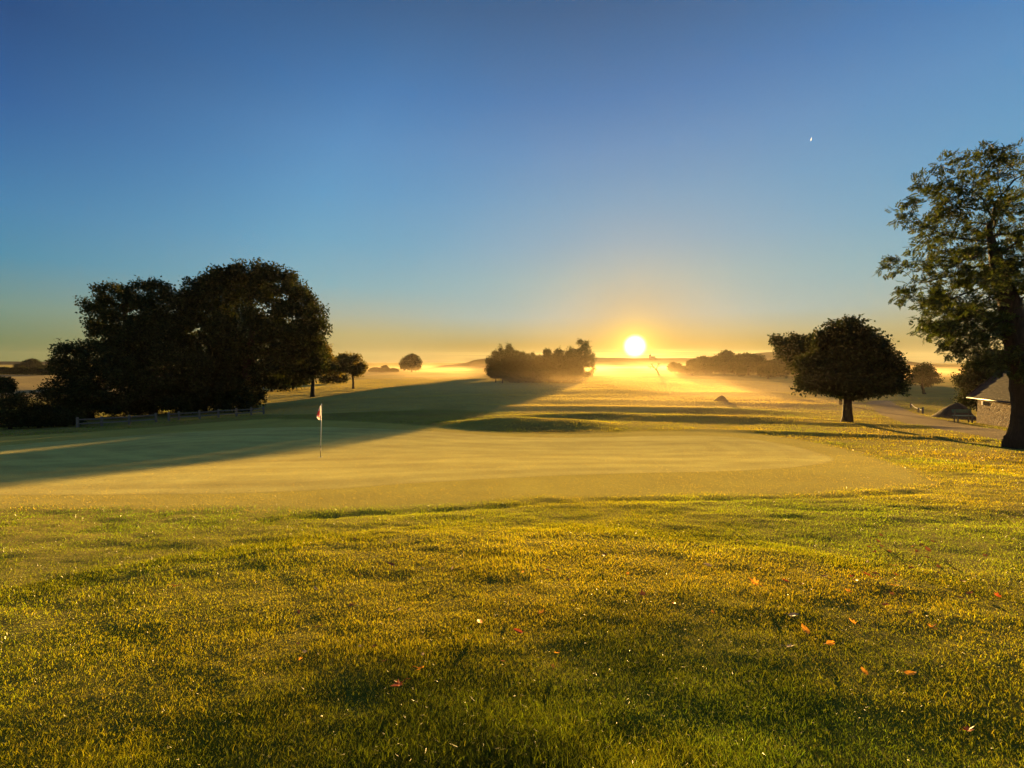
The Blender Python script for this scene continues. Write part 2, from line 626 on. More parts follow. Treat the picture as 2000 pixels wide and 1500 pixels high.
# rough in front of the camera
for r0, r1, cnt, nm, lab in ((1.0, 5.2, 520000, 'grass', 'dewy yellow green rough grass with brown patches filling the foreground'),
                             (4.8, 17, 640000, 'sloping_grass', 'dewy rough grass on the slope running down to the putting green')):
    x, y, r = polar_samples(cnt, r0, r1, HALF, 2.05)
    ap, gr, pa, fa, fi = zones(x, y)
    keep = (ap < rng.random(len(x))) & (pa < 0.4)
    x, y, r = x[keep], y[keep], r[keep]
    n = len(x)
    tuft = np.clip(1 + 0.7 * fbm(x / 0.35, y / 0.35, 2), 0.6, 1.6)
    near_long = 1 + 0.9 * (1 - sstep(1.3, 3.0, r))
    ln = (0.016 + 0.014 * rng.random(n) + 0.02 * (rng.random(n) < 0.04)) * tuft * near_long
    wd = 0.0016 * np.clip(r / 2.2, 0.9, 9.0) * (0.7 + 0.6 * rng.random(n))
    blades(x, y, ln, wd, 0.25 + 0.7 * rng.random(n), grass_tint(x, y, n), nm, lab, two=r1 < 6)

# rough round the green and on the mounds
x, y, r = polar_samples(240000, 14, 75, HALF, 2.2)
ap, gr, pa, fa, fi = zones(x, y)
keep = (ap < rng.random(len(x))) & (pa < 0.4) & (fa < 0.6)
x, y, r = x[keep], y[keep], r[keep]
n = len(x)
ln = (0.030 + 0.03 * rng.random(n)) * np.clip(1 + 1.2 * fbm(x / 1.2, y / 0.8, 2), 0.4, 1.8)
wd = 0.0023 * r / 2.2 * (0.7 + 0.6 * rng.random(n))
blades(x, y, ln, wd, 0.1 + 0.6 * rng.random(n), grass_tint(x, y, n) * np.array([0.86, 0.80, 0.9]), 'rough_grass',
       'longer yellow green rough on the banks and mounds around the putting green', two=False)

# short dewy turf of the green, apron and fairways
x, y, r = polar_samples(560000, 6.5, 170, HALF, 1.75)
ap, gr, pa, fa, fi = zones(x, y)
keep = ((ap > rng.random(len(x))) | (fa > 0.6)) & (pa < 0.4)
x, y, r, gr, ap, fa = x[keep], y[keep], r[keep], gr[keep], ap[keep], fa[keep]
n = len(x)
ln = np.where(gr > 0.5, 0.010, np.where(ap > 0.5, 0.013, 0.026 + 0.0003 * r)) * (0.6 + 0.8 * rng.random(n))
wd = 0.0026 * r / 2.2 * (0.7 + 0.6 * rng.random(n))
g = fbm(x / 1.5, y / 1.0, 3)
v = np.clip(1 + 0.22 * g + np.where(gr > 0.5, 0.26, 0.15) * rng.standard_normal(n), 0.4, 1.9)
sdg = sdist(GREEN, x, y)
v = v * (1 + 0.055 * np.tanh(4 * np.sin(sdg * 2 * PI / 1.15)) * (gr > 0.5) + 0.22 * np.exp(-((sdg - 0.12) / 0.10) ** 2))
v = v * (1 + 0.35 * np.clip(fbm(x / 5.0 + y / 9, y / 0.9, 3), -0.6, 1))
v = v * np.where((rng.random(n) < 0.05) & (gr > 0.5), 1.6, 1.0)
dew = np.where(gr > 0.5, 1.0, np.where(ap > 0.5, 0.6, 0.75))
c = np.stack([v * (1.20 + 0.45 * dew), v * (1.05 + 0.25 * dew), v * (2.0 + 6.0 * dew)], 1)
blades(x, y, ln, wd, 0.1 + 0.7 * rng.random(n), c, 'mown_turf',
       'close mown dewy turf of the putting green, its apron and the fairway beyond', two=False)

# ------------------------------------------------------------------ trees


def skeleton(attr, trunk, step, iters=140, jitter=0.15, up=0.06, kill=None, rs=None):
    rs = rs or np.random.default_rng(1)
    kill = kill or step * 1.6
    nodes = [np.asarray(p, float) for p in trunk]
    par = [-1] + list(range(len(trunk) - 1))
    P = np.array(nodes)
    grown = np.zeros(len(P), int)
    A = attr.copy()
    dd = ((A[:, None] - P[None]) ** 2).sum(-1)
    # only the upper trunk may branch
    lo = max(1, int(len(trunk) * 0.45))
    dd[:, :lo] = 1e9
    near = dd.argmin(1)
    dist = dd.min(1)
    for it in range(iters):
        if len(A) == 0:
            break
        vec = A - P[near]
        vec /= np.linalg.norm(vec, axis=1)[:, None] + 1e-9
        acc = np.zeros_like(P)
        np.add.at(acc, near, vec)
        act = np.unique(near)
        act = act[grown[act] < 4]
        if len(act) == 0:
            break
        g = acc[act]
        g /= np.linalg.norm(g, axis=1)[:, None] + 1e-9
        g = g + jitter * rs.standard_normal(g.shape) + np.array([0, 0, up])
        g /= np.linalg.norm(g, axis=1)[:, None]
        new = P[act] + g * step
        grown[act] += 1
        base = len(P)
        P = np.vstack([P, new])
        grown = np.concatenate([grown, np.zeros(len(new), int)])
        par += list(act)
        d2 = ((A[:, None] - new[None]) ** 2).sum(-1)
        m = d2.min(1)
        mi = d2.argmin(1)
        better = m < dist
        near = np.where(better, base + mi, near)
        dist = np.where(better, m, dist)
        keep = dist > kill * kill
        A, near, dist = A[keep], near[keep], dist[keep]
    return P, np.array(par)


def radii(P, par, tip=0.008, n=2.3, rmax=None):
    s = np.zeros(len(P))
    for i in range(len(P) - 1, -1, -1):
        if s[i] == 0:
            s[i] = 1.0
        if par[i] >= 0:
            s[par[i]] += s[i]
    r = tip * s ** (1 / n)
    if rmax:
        r = r * min(1.0, 1.0) if r.max() <= 0 else r * (rmax / r.max()) ** (np.log(r / tip + 1) / np.log(r.max() / tip + 1))
    return r


def wood_mesh(P, par, r, k_big=8):
    vs, qs, n = [], [], 0
    i = np.where(par >= 0)[0]
    a = P[par[i]]
    b = P[i]
    ra = np.minimum(r[par[i]], r[i] * 1.35)
    rb = r[i]
    d = b - a
    ln = np.linalg.norm(d, axis=1)[:, None] + 1e-9
    d = d / ln
    a = a - d * 0.15 * ra[:, None]
    b = b + d * 0.3 * rb[:, None]
    ref = np.where(np.abs(d[:, 2:3]) < 0.9, np.array([[0, 0, 1.0]]), np.array([[1.0, 0, 0]]))
    u = np.cross(d, ref)
    u /= np.linalg.norm(u, axis=1)[:, None]
    w = np.cross(d, u)
    for sel, k in ((rb > 0.06, k_big), (rb <= 0.06, 4)):
        if not sel.any():
            continue
        an = np.arange(k) * 2 * PI / k
        ca, sa = np.cos(an), np.sin(an)
        ring = lambda c, rr: c[:, None] + rr[:, None, None] * (ca[None, :, None] * u[sel][:, None] + sa[None, :, None] * w[sel][:, None])
        v = np.concatenate([ring(a[sel], ra[sel]), ring(b[sel], rb[sel])], 1)
        m = len(v)
        base = n + np.arange(m)[:, None] * 2 * k
        j = np.arange(k)
        q = np.stack([base + j, base + (j + 1) % k, base + k + (j + 1) % k, base + k + j], -1).reshape(-1, 4)
        vs.append(v.reshape(-1, 3))
        qs.append(q)
        n += m * 2 * k
    return np.concatenate(vs), np.concatenate(qs)


def leaf_quads(c, d, nrm, L, W):
    """diamond leaves from base c along d"""
    s = np.cross(d, nrm)
    s /= np.linalg.norm(s, axis=1)[:, None] + 1e-9
    L = L[:, None]
    W = W[:, None]
    up = np.cross(s, d)
    v = np.stack([c, c + d * L * 0.45 + s * W * 0.5 + up * W * 0.12, c + d * L, c + d * L * 0.45 - s * W * 0.5 + up * W * 0.12], 1)
    i = np.arange(len(c))[:, None] * 4
    return v.reshape(-1, 3), i + np.array([[0, 1, 2, 3]])


def unit(v):
    return v / (np.linalg.norm(v, axis=-1, keepdims=True) + 1e-9)


def blob_points(blobs, n, d, rs, shell=0.55):
    """points inside ellipsoids given in photo pixels at depth d"""
    vol = np.array([b[2] * b[3] * b[2] * (b[5] if len(b) > 5 else 1) for b in blobs], float)
    cnt = np.maximum(6, (n * vol ** 0.8 / (vol ** 0.8).sum())).astype(int)
    out = []
    for b, m in zip(blobs, cnt):
        dd = b[4] if len(b) > 4 else 0.0
        c = at(b[0], b[1], d + dd)
        s = (d + dd) / F
        u = unit(rs.standard_normal((m, 3)))
        rad = rs.random(m)[:, None] ** (1 / 3)
        rad = shell * (0.72 + 0.28 * rad) * (rs.random((m, 1)) < 0.75) + rad * (1 - shell * 0.0) * 0.0 + 0
        rad = np.where(rad > 0, 0.72 + 0.30 * rs.random((m, 1)), rs.random((m, 1)) ** (1 / 3))
        out.append(c + u * rad * np.array([b[2] * s, b[2] * s * 0.85, b[3] * s]))
    return np.concatenate(out)


def tree(name, label, cat, trunk_px, blobs, d, n_attr=260, step=0.4, leaves=20000, leaf=(0.17, 0.12), spread=0.42,
         mat=None, group=None, trunk_r=0.25, seed=1, pinnate=False, tip=0.008, tint=0.3, fill=0.35, flare=1.5, up=0.06, extra=None):
    rs = np.random.default_rng(seed)
    mat = mat or M_leaf
    b0 = base_at(*trunk_px[0]) if d is None else None
    if d is None:
        d = b0[1]
    else:
        p = at(trunk_px[0][0], trunk_px[0][1], d)
        b0 = np.array([p[0], p[1], gz(p[0], p[1])])
    pts = [b0 - np.array([0, 0, 0.12])] + [at(px, py, d) for px, py in trunk_px[1:]]
    # resample the trunk line
    pts = np.array(pts)
    seg = np.linalg.norm(np.diff(pts, axis=0), axis=1)
    s = np.concatenate([[0], np.cumsum(seg)])
    m = max(8, int(s[-1] / step * 1.5))
    tr = np.stack([np.interp(np.linspace(0, s[-1], m + 1), s, pts[:, k]) for k in range(3)], 1)
    tr[1:-1] += 0.04 * step * rs.standard_normal(tr[1:-1].shape)
    A = blob_points(blobs, n_attr, d, rs)
    A = A[A[:, 2] > zground(A[:, 0], A[:, 1]) + 0.25]
    P, par = skeleton(A, tr, step, rs=rs, up=up)
    r = radii(P, par, tip)
    k = trunk_r / r[:len(tr)].max()
    r = np.maximum(tip * 0.7, r * np.where(r > 0.03, k, 1.0) if k < 1 else r * (1 + (k - 1) * np.clip((r - tip) / (r.max() - tip), 0, 1)))
    hh = P[:, 2] - b0[2]
    r[:len(tr)] *= 1 + (flare - 1) * np.exp(-np.clip(hh[:len(tr)], 0, None) / (2.2 * trunk_r))
    root = empty(name, b0, label, cat, group)
    v, q = wood_mesh(P - b0, par, r)
    mesh_np('trunk', v, q, M_bark, root, smooth=True)
    # crown
    has_child = np.zeros(len(P), bool)
    has_child[par[par >= 0]] = True
    thin = (r < max(0.02, tip * 3.2)) & (np.arange(len(P)) >= len(tr))
    tips = np.where(~has_child | thin)[0]
    tips = tips[tips >= len(tr)]
    outw = unit(P[tips] - P[par[tips]])
    if pinnate:
        ncl = leaves // 11
        few = rs.permutation(len(tips))[:int(len(tips) * 0.60)]
        sel = few[rs.integers(0, len(few), ncl)]
        c = P[tips[sel]] + 0.5 * spread * np.clip(rs.standard_normal((ncl, 3)), -1.3, 1.3) 
        ax = unit(outw[sel] * 0.7 + 0.8 * rs.standard_normal((ncl, 3)) + np.array([0, 0, -0.35]))
        Lr = 0.20 + 0.14 * rs.random(ncl)
        ref = unit(rs.standard_normal((ncl, 3)) + np.array([0, 0, 1.4]))
        sd = unit(np.cross(ax, ref))
        cs, ds, ns = [], [], []
        for j in range(5):
            f = 0.25 + 0.16 * j
            for sgn in (-1, 1):
                cs.append(c + ax * (Lr * f)[:, None])
                ds.append(unit(ax * 0.7 + sgn * sd + np.array([0, 0, -0.25])))
                ns.append(np.cross(ax, sd))
        cs.append(c + ax * (Lr * 0.95)[:, None])
        ds.append(ax)
        ns.append(np.cross(ax, sd))
        c, dr, nrm = np.concatenate(cs), np.concatenate(ds), np.concatenate(ns)
    else:
        nf = int(leaves * fill)
        nt_ = leaves - nf
        sel = rs.integers(0, len(tips), nt_)
        c1 = P[tips[sel]] + spread * np.clip(rs.standard_normal((nt_, 3)), -1.5, 1.5) * np.array([1, 1, 0.8])
        sf = rs.integers(0, len(A), nf)
        # leaf clumps gather round scattered centres so the crown keeps light and dark clusters
        c2 = A[sf] + spread * 0.8 * np.clip(rs.standard_normal((nf, 3)), -1.4, 1.4)
        c = np.concatenate([c1, c2])
        dr = unit(rs.standard_normal((len(c), 3)) + np.array([0, 0, -0.25]))
        nrm = unit(rs.standard_normal((len(c), 3)) + np.array([0, 0, 0.9]))
    ok = c[:, 2] > zground(c[:, 0], c[:, 1]) + 0.15
    c, dr, nrm = c[ok], dr[ok], nrm[ok]
    n = len(c)
    v, q = leaf_quads(c - b0, dr, nrm, leaf[0] * (0.7 + 0.6 * rs.random(n)), leaf[1] * (0.7 + 0.6 * rs.random(n)))
    val = np.clip(1 + tint * rs.standard_normal(n), 0.4, 1.8)
    wm = rs.random(n)
    col = np.stack([val * (0.85 + 0.35 * wm), val, val], 1)
    mesh_np('crown', v, q, mat, root, col=np.repeat(col, 4, axis=0))
    return root


def copy_tree(o, parent=None):
    c = o.copy()
    COL.objects.link(c)
    if parent:
        c.parent = parent
    for ch in o.children:
        copy_tree(ch, c)
    return c


# --- left group by the fence
tree('sycamore_tree', 'tall broad sycamore with a domed dark crown, the largest tree of the left group', 'tree',
     [(478, 806), (482, 760), (488, 700), (492, 640), (490, 590)],
     [(x_, y_, 21, 17, random.uniform(-1.5, 1.5)) for x_, y_ in ((364, 596), (378, 566), (404, 545), (436, 536), (465, 528), (492, 522), (522, 530), (553, 542), (580, 560), (602, 585), (617, 614), (624, 642), (626, 670))] +
     [(408, 592, 50, 40), (440, 566, 52, 30), (485, 548, 44, 26), (540, 566, 50, 30), (580, 600, 34, 36), (598, 650, 28, 46), (596, 700, 44, 44), (400, 640, 60, 60),
      (520, 680, 70, 60, 2.0), (470, 650, 60, 50, -1.5), (470, 770, 50, 26),  (560, 640, 60, 50, -1.0), (430, 720, 62, 50, 1.0), (545, 725, 50, 32)], 44,
     n_attr=950, step=0.5, leaves=105000, leaf=(0.24, 0.18), spread=0.42, trunk_r=0.55, seed=11, tint=0.35, tip=0.011)
tree('ash_tree', 'ragged open crowned tree rising over the shrubs at the left group\'s outer side', 'tree',
     [(268, 818), (262, 740), (250, 660), (240, 600)],
     [(222, 582, 40, 34), (298, 570, 46, 26), (176, 596, 24, 16), (205, 625, 38, 30), (262, 620, 60, 46), (325, 612, 46, 46), (190, 660, 30, 26), (260, 680, 60, 50)], 40,
     n_attr=400, step=0.45, leaves=30000, leaf=(0.22, 0.14), spread=0.30, trunk_r=0.32, seed=12, tip=0.010, fill=0.2)
tree('hawthorn_tree', 'low spiky hawthorn spreading out at the far left end of the dark tree group', 'tree',
     [(178, 826), (172, 780), (165, 720)],
     [(140, 700, 38, 34), (175, 720, 60, 56), (118, 716, 20, 12), (150, 770, 56, 36), (215, 750, 60, 60), (190, 800, 60, 22), (130, 800, 40, 20)], 36,
     n_attr=380, step=0.35, leaves=36000, leaf=(0.17, 0.12), spread=0.30, trunk_r=0.20, seed=13, fill=0.3)
tree('holm_oak_tree', 'dense dark rounded tree in the middle of the left group behind the rail fence', 'tree',
     [(300, 820), (300, 770), (302, 700)],
     [(290, 690, 70, 60), (260, 750, 60, 55), (340, 740, 66, 66), (310, 640, 50, 36), (270, 798, 60, 20), (330, 796, 56, 20)], 39.5,
     n_attr=380, step=0.4, leaves=48000, leaf=(0.19, 0.13), spread=0.36, trunk_r=0.25, seed=14)
tree('elder_tree', 'dark bushy tree tucked under the big sycamore\'s left side by the fence', 'tree',
     [(400, 812), (400, 780), (398, 730)],
     [(400, 735, 64, 58), (440, 765, 46, 38), (370, 770, 46, 36), (400, 794, 56, 18), (452, 792, 34, 18)], 42.5,
     n_attr=300, step=0.4, leaves=38000, leaf=(0.18, 0.13), spread=0.34, trunk_r=0.20, seed=15)
tree('golden_shrub', 'shrub with sun-gilded leaves at the right end of the left group', 'shrub',
     [(486, 806), (486, 790), (487, 770)],
     [(484, 766, 16, 28), (479, 785, 18, 16), (495, 780, 8, 14)], 43,
     n_attr=90, step=0.25, leaves=5000, leaf=(0.15, 0.10), spread=0.20, trunk_r=0.06, seed=16, mat=M_leaf_suntint)
tree('lime_tree', 'small upright tree with a bare straight trunk on the sunlit strip beside the left group', 'tree',
     [(610, 757), (611, 735), (614, 700), (616, 680)],
     [(612, 705, 26, 28), (632, 690, 20, 18), (640, 712, 18, 20), (600, 722, 20, 12), (622, 676, 14, 10)], 62,
     n_attr=240, step=0.4, leaves=13000, leaf=(0.26, 0.18), spread=0.36, trunk_r=0.26, seed=17, mat=M_leaf_suntint)
tree('rowan_tree', 'small tree with a flattened crown on two thin legs, right of the small upright tree', 'tree',
     [(690, 747), (689, 733), (684, 715)],
     [(668, 712, 22, 20), (695, 712, 20, 18), (680, 702, 20, 12), (705, 722, 10, 12)], 76,
     n_attr=220, step=0.4, leaves=12000, leaf=(0.28, 0.2), spread=0.38, trunk_r=0.18, seed=18, mat=M_leaf_suntint)
for i, (px, py, w, h, dd, lab) in enumerate([
        (530, 735, 34, 22, 70, 'low dark tree of the shaded row just right of the golden shrub'),
        (572, 732, 30, 22, 74, 'low dark tree of the shaded row left of the small upright tree'),
        (650, 735, 26, 16, 92, 'low dark tree of the shaded row between the two small sunlit trees')]):
    tree('copse_tree', lab, 'tree', [(px, py + h - 2), (px, py + 6), (px, py - 4)], [(px, py, w, h), (px + 12, py + 6, w * .7, h * .7)], dd,
         n_attr=120, step=0.5, leaves=7000, leaf=(0.3, 0.2), spread=0.45, trunk_r=0.15, seed=30 + i, group='low dark row of trees under the sycamore')

# hedge bushes at the left edge
for i, (px, py, w, h, by, dd, lab) in enumerate([
        (20, 805, 46, 40, 842, 29, 'dark round bush at the photo\'s left edge, tallest of the hedge bushes'),
        (76, 818, 34, 24, 838, 30, 'squat bush with olive leaves between the leftmost bush and the tree group'),
        (128, 822, 34, 18, 834, 31, 'low scrubby bush where the rail fence runs into the hedge'),
        (4, 752, 16, 10, 838, 33, 'twiggy dark bush poking up behind the leftmost round bush')]):
    tree('hedge_bush', lab, 'bush', [(px, by), (px, (by + py) / 2 + 4), (px, py)],
         [(px, py, w, h), (px - w * .3, py + h * .4, w * .6, h * .55), (px + w * .35, py + h * .35, w * .6, h * .5)], dd,
         n_attr=130, step=0.3, leaves=9000, leaf=(0.13, 0.09), spread=0.24, trunk_r=0.07, seed=50 + i, group='bushes of the left hedge')

# --- right side
tree('horse_chestnut_tree', 'dense round crowned tree on a short bare trunk, on the lawn right of the sun', 'tree',
     [(1655, 824), (1655, 790), (1657, 750), (1660, 700)],
     [(1660 + (x_ - 1660) * .92, y_ - 3, 16, 13, (random.random() - .5) * 1.6) for x_, y_ in ((1655, 638), (1632, 645), (1680, 643), (1610, 661), (1706, 660), (1590, 683), (1728, 681), (1575, 708), (1744, 706), (1568, 734), (1756, 732), (1566, 757), (1760, 756))] +
     [(1660, 696, 62, 50), (1662, 748, 82, 22), (1612, 728, 40, 36), (1708, 726, 44, 36)],
     None, n_attr=820, step=0.36, leaves=56000, leaf=(0.20, 0.13), spread=0.30, trunk_r=0.23, seed=21, flare=1.55, tint=0.35)
tree('field_maple_tree', 'half hidden tree whose crown shows behind the round tree\'s left side', 'tree',
     [(1643, 806), (1642, 770), (1625, 730), (1590, 700)],
     [(1540, 672, 30, 20), (1575, 680, 34, 26), (1600, 700, 40, 30), (1560, 705, 26, 20), (1515, 665, 10, 10), (1520, 690, 10, 8)], 44,
     n_attr=300, step=0.4, leaves=17000, leaf=(0.22, 0.15), spread=0.28, trunk_r=0.16, seed=22)
tree('leaning_tree', 'small wind-shaped tree on a thin leaning trunk right of the round tree', 'tree',
     [(1806, 772), (1802, 757), (1800, 742), (1803, 730)],
     [(1800, 728, 22, 14), (1818, 740, 16, 12), (1786, 738, 14, 12), (1806, 718, 16, 8)], 62,
     n_attr=200, step=0.3, leaves=7000, leaf=(0.2, 0.14), spread=0.25, trunk_r=0.15, seed=23)
tree('holly_bush', 'tall dark holly standing behind the stone hut\'s left corner', 'bush',
     [(1912, 806), (1910, 780), (1908, 745)],
     [(1905, 740, 30, 44), (1925, 715, 30, 30), (1900, 780, 24, 26), (1940, 745, 30, 40), (1965, 720, 30, 36)], 37,
     n_attr=260, step=0.35, leaves=22000, leaf=(0.16, 0.11), spread=0.27, trunk_r=0.15, seed=24)
tree('large_ash_tree', 'large feathery ash tree with a flared trunk at the right edge, overhanging the stone hut', 'tree',
     [(2022, 876), (2014, 800), (1994, 680), (1970, 590), (1950, 522), (1932, 456)],
     [(1775, 405, 40, 36), (1822, 352, 44, 34), (1870, 352, 36, 40), (1962, 298, 44, 24), (1925, 345, 52, 44), (1985, 350, 40, 40), (1890, 420, 80, 50), (1770, 500, 42, 36), (1840, 490, 60, 46),
      (1900, 540, 80, 60, -0.6), (1810, 570, 48, 34), (1850, 620, 56, 44), (1930, 630, 70, 50, 0.8), (1890, 670, 46, 26), (2020, 560, 90, 120, 0.6), (2080, 420, 100, 110), (2130, 590, 90, 90),
      (1960, 470, 60, 60, 1.6), (1900, 590, 60, 60, 2.0), (1990, 690, 60, 40), (2070, 320, 60, 50), (1950, 690, 56, 30, -0.5), (2005, 720, 46, 44, -0.8), (1900, 640, 60, 36, -0.6), (1900, 520, 100, 120, 0.3, 0.3), (1935, 620, 80, 80, 0.3, 0.4), (1870, 410, 80, 60, 0.5, 0.25)], None,
     n_attr=1400, step=0.32, leaves=74000, leaf=(0.115, 0.042), spread=0.36, trunk_r=0.40, seed=25, pinnate=True, mat=M_leaf_ash, tip=0.008, flare=2.1, tint=0.35, up=0.03)

# --- far trees, bushes and the pine clump in the mist
ptr = []
for s in range(4):
    low = 0 if s == 0 else 10
    px = [985, 1030, 1085, 1120][s]
    d0 = 96
    H = 58
    by = 748
    ptr.append(tree('pine_tree', 'x', 'tree', [(px, by), (px - 2 + s, by - 18), (px + 2, by - 34)],
                    [(px, by - 32, 23, 18), (px - 9, by - 20 + low, 17, 8), (px + 9, by - 21 + low, 17, 8), (px + 8, by - 42, 13, 10), (px - 9, by - 40, 12, 9), (px + (s % 2) * 8 - 4, by - 52, 7, 6), (px - 15, by - 47, 4, 7), (px + 14 - 3 * s, by - 54, 3, 7), (px - 4 + 3 * s, by - 60, 3, 6)], d0,
                    n_attr=190, step=0.42, leaves=11000, leaf=(0.36, 0.10), spread=0.32, trunk_r=0.17, seed=60 + s, group='pines of the clump in the mist'))
G = 'pines of the clump in the mist'
lab_mid = 'dark pine inside the close clump standing in the mist left of the sun'
clump = [(968, 747, 0.86, 0, 'leftmost pine of the misty clump, its bare trunk showing against the bright mist'),
         (981, 748, 0.92, 0, 'slim pine second from the left end of the misty clump'),
         (996, 747, 1.0, 2, lab_mid), (1012, 748, 1.08, 1, lab_mid), (1028, 747, 1.14, 3, lab_mid), (1042, 748, 1.06, 1, lab_mid),
         (1058, 747, 0.92, 2, lab_mid), (1072, 747, 1.12, 3, lab_mid), (1088, 748, 1.0, 3, lab_mid), (1100, 747, 0.94, 1, lab_mid), (1112, 748, 0.9, 2, lab_mid), (1124, 746, 0.8, 2, lab_mid),
         (985, 742, 1.05, 3, lab_mid), (1010, 741, 1.05, 1, lab_mid), (1040, 742, 1.0, 1, lab_mid), (1066, 741, 1.05, 3, lab_mid),
         (1092, 741, 1.1, 2, lab_mid), (1112, 743, 1.05, 2, lab_mid),
         (968, 737, 1.1, 2, lab_mid), (990, 736, 1.15, 0, lab_mid), (1118, 739, 0.95, 3, lab_mid),
         (1132, 738, 1.4, 1, 'tallest pine, standing clear at the right end of the misty clump')]
used = set()
for px, py, sc, k, lab in clump:
    b = base_at(px, py)
    if k in used:
        o = copy_tree(ptr[k])
    else:
        o = ptr[k]
        used.add(k)
    o.location = b
    f = sc * b[1] / 96.0 * (0.74 + 0.18 * random.random())
    o.scale = (f * 1.12, f * 1.12, f)
    o.rotation_euler = (0, 0, random.uniform(-0.7, 0.7) + (PI if random.random() < 0.5 else 0))
    tag(o, lab, 'tree', G)

btree = [tree('broadleaf_tree', 'x', 'tree', [(1420, 735), (1420, 725), (1422, 712)],
              [(1420, 712, 26, 13), (1405, 718, 15, 9), (1440, 718, 14, 9)] if s == 0 else [(1420, 710, 17, 15), (1412, 718, 14, 9), (1430, 716, 12, 10)], 150,
              n_attr=150, step=0.7, leaves=7000, leaf=(0.5, 0.35), spread=0.6, trunk_r=0.25, seed=80 + s) for s in range(2)]
far = [(1352, 150, 0.75, 1, 'dark misty tree, leftmost and smallest of the row below the ridge right of the sun'),
       (1378, 160, 0.95, 0, 'broad dark tree second in the misty row below the ridge'),
       (1415, 165, 1.1, 1, 'tall rounded tree in the middle of the misty row below the ridge'),
       (1462, 150, 1.15, 0, 'broadest tree of the misty row below the ridge, beside the round tree'),
       (1500, 120, 0.85, 1, 'dark misty tree in front of the broadest tree of the ridge row'),
       (1535, 130, 1.15, 0, 'dark tree just left of the round tree, at the near end of the misty row'),
       (1318, 170, 0.6, 0, 'low faint tree in the orange mist just right of the sun')]
used = set()
for px, d, sc, k, lab in far:
    x0 = ray(px, 735)[0] * d
    b = np.array([x0, d, gz(x0, d)])
    o = btree[k] if k not in used else copy_tree(btree[k])
    used.add(k)
    o.location = b
    f = sc * d / 150.0
    o.scale = (f, f, f * 1.05)
    o.rotation_euler = (0, 0, random.uniform(-0.8, 0.8))
    tag(o, lab, 'tree', 'trees in the mist below the ridge')
for k, (px, d, sc) in enumerate(((1338, 175, .55), (1364, 165, .6), (1396, 172, .8), (1438, 170, .95), (1484, 160, .9), (1518, 150, .9), (1552, 140, 1.0), (1448, 140, .5))):
    o = copy_tree(btree[k % 2])
    x0 = ray(px, 735)[0] * d
    f = sc * d / 150.0
    o.location = (x0, d, gz(x0, d) - 0.9 * f)
    o.scale = (f * 1.35, f * 1.2, f * random.uniform(.85, 1.1))
    o.rotation_euler = (0, 0, random.uniform(0, 6.28))
    tag(o, 'low bushy tree filling the gaps of the misty row below the ridge', 'tree', 'trees in the mist below the ridge')
o = copy_tree(btree[1])
x0 = ray(804, 720)[0] * 190
o.location = (x0, 190, gz(x0, 190))
o.scale = (1.25, 1.25, 1.15)
tag(o, 'lone rounded tree standing on the misty skyline left of the pine clump', 'tree')
del o['group']
for k, (px, sc) in enumerate(((735, 0.45), (752, 0.55), (768, 0.4))):
    o = copy_tree(btree[k % 2])
    x0 = ray(px, 720)[0] * 195
    o.location = (x0, 195, gz(x0, 195) - 0.4)
    o.scale = (sc * 1.5, sc, sc * 0.9)
    o.rotation_euler = (0, 0, k * 1.3)
    tag(o, 'low scrubby tree on the misty skyline left of the lone rounded tree', 'tree', 'scrub on the skyline')
for k, (px, sc, h, lab) in enumerate(((48, 1.3, 1.0, 'distant tree at the skyline over the brown field, left one of three'), (62, 1.5, 1.35, 'distant tree with the highest crown over the brown field\'s hedge'),
                                      (82, 1.2, 0.8, 'distant tree over the brown field, nearest the dark tree group'))):
    o = copy_tree(btree[k % 2])
    x0 = ray(px, 712)[0] * 230
    o.location = (x0, 230, gz(x0, 230) + 0.6)
    o.scale = (sc * .68, sc * .68, sc * h * .40)
    o.rotation_euler = (0, 0, k * 1.1)
    tag(o, lab, 'tree', 'distant trees on the left skyline')
# bare tree near the sun
b = base_at(1287, 733)
root = empty('bare_tree', b, 'bare forked tree trunk leaning in the glowing mist just below the sun', 'tree')
w = b[1] / F
mb = MB()
mb.tube([(0, 0, -.1), (-3 * w, 0, 8 * w), (-9 * w, .3, 15 * w), (-16 * w, 0, 22 * w)], [.35, .28, .2, .06], 7)
mb.tube([(-5 * w, .1, 11 * w), (-3 * w, .3, 18 * w), (0, .3, 24 * w)], [.2, .14, .04], 6)
mb.tube([(-9 * w, .3, 15 * w), (-17 * w, -.3, 17 * w), (-24 * w, -.3, 18 * w)], [.16, .1, .03], 6)
mb.build('trunk', M_bark, root, True)
mb = MB()
for k in range(26):
    s0 = np.array([-16 * w, 0, 22 * w]) if k % 3 == 0 else (np.array([0, .3, 24 * w]) if k % 3 == 1 else np.array([-22 * w, -.3, 18 * w]))
    s0 = s0 * random.uniform(0.7, 1.0)
    e0 = s0 + rng.standard_normal(3) * np.array([5, 5, 3]) * w + np.array([0, 0, 2.5 * w])
    mb.tube([s0, (s0 + e0) / 2 + rng.standard_normal(3) * .2, e0], [.06, .045, .02], 4)
mb.build('twigs', M_bark, root)

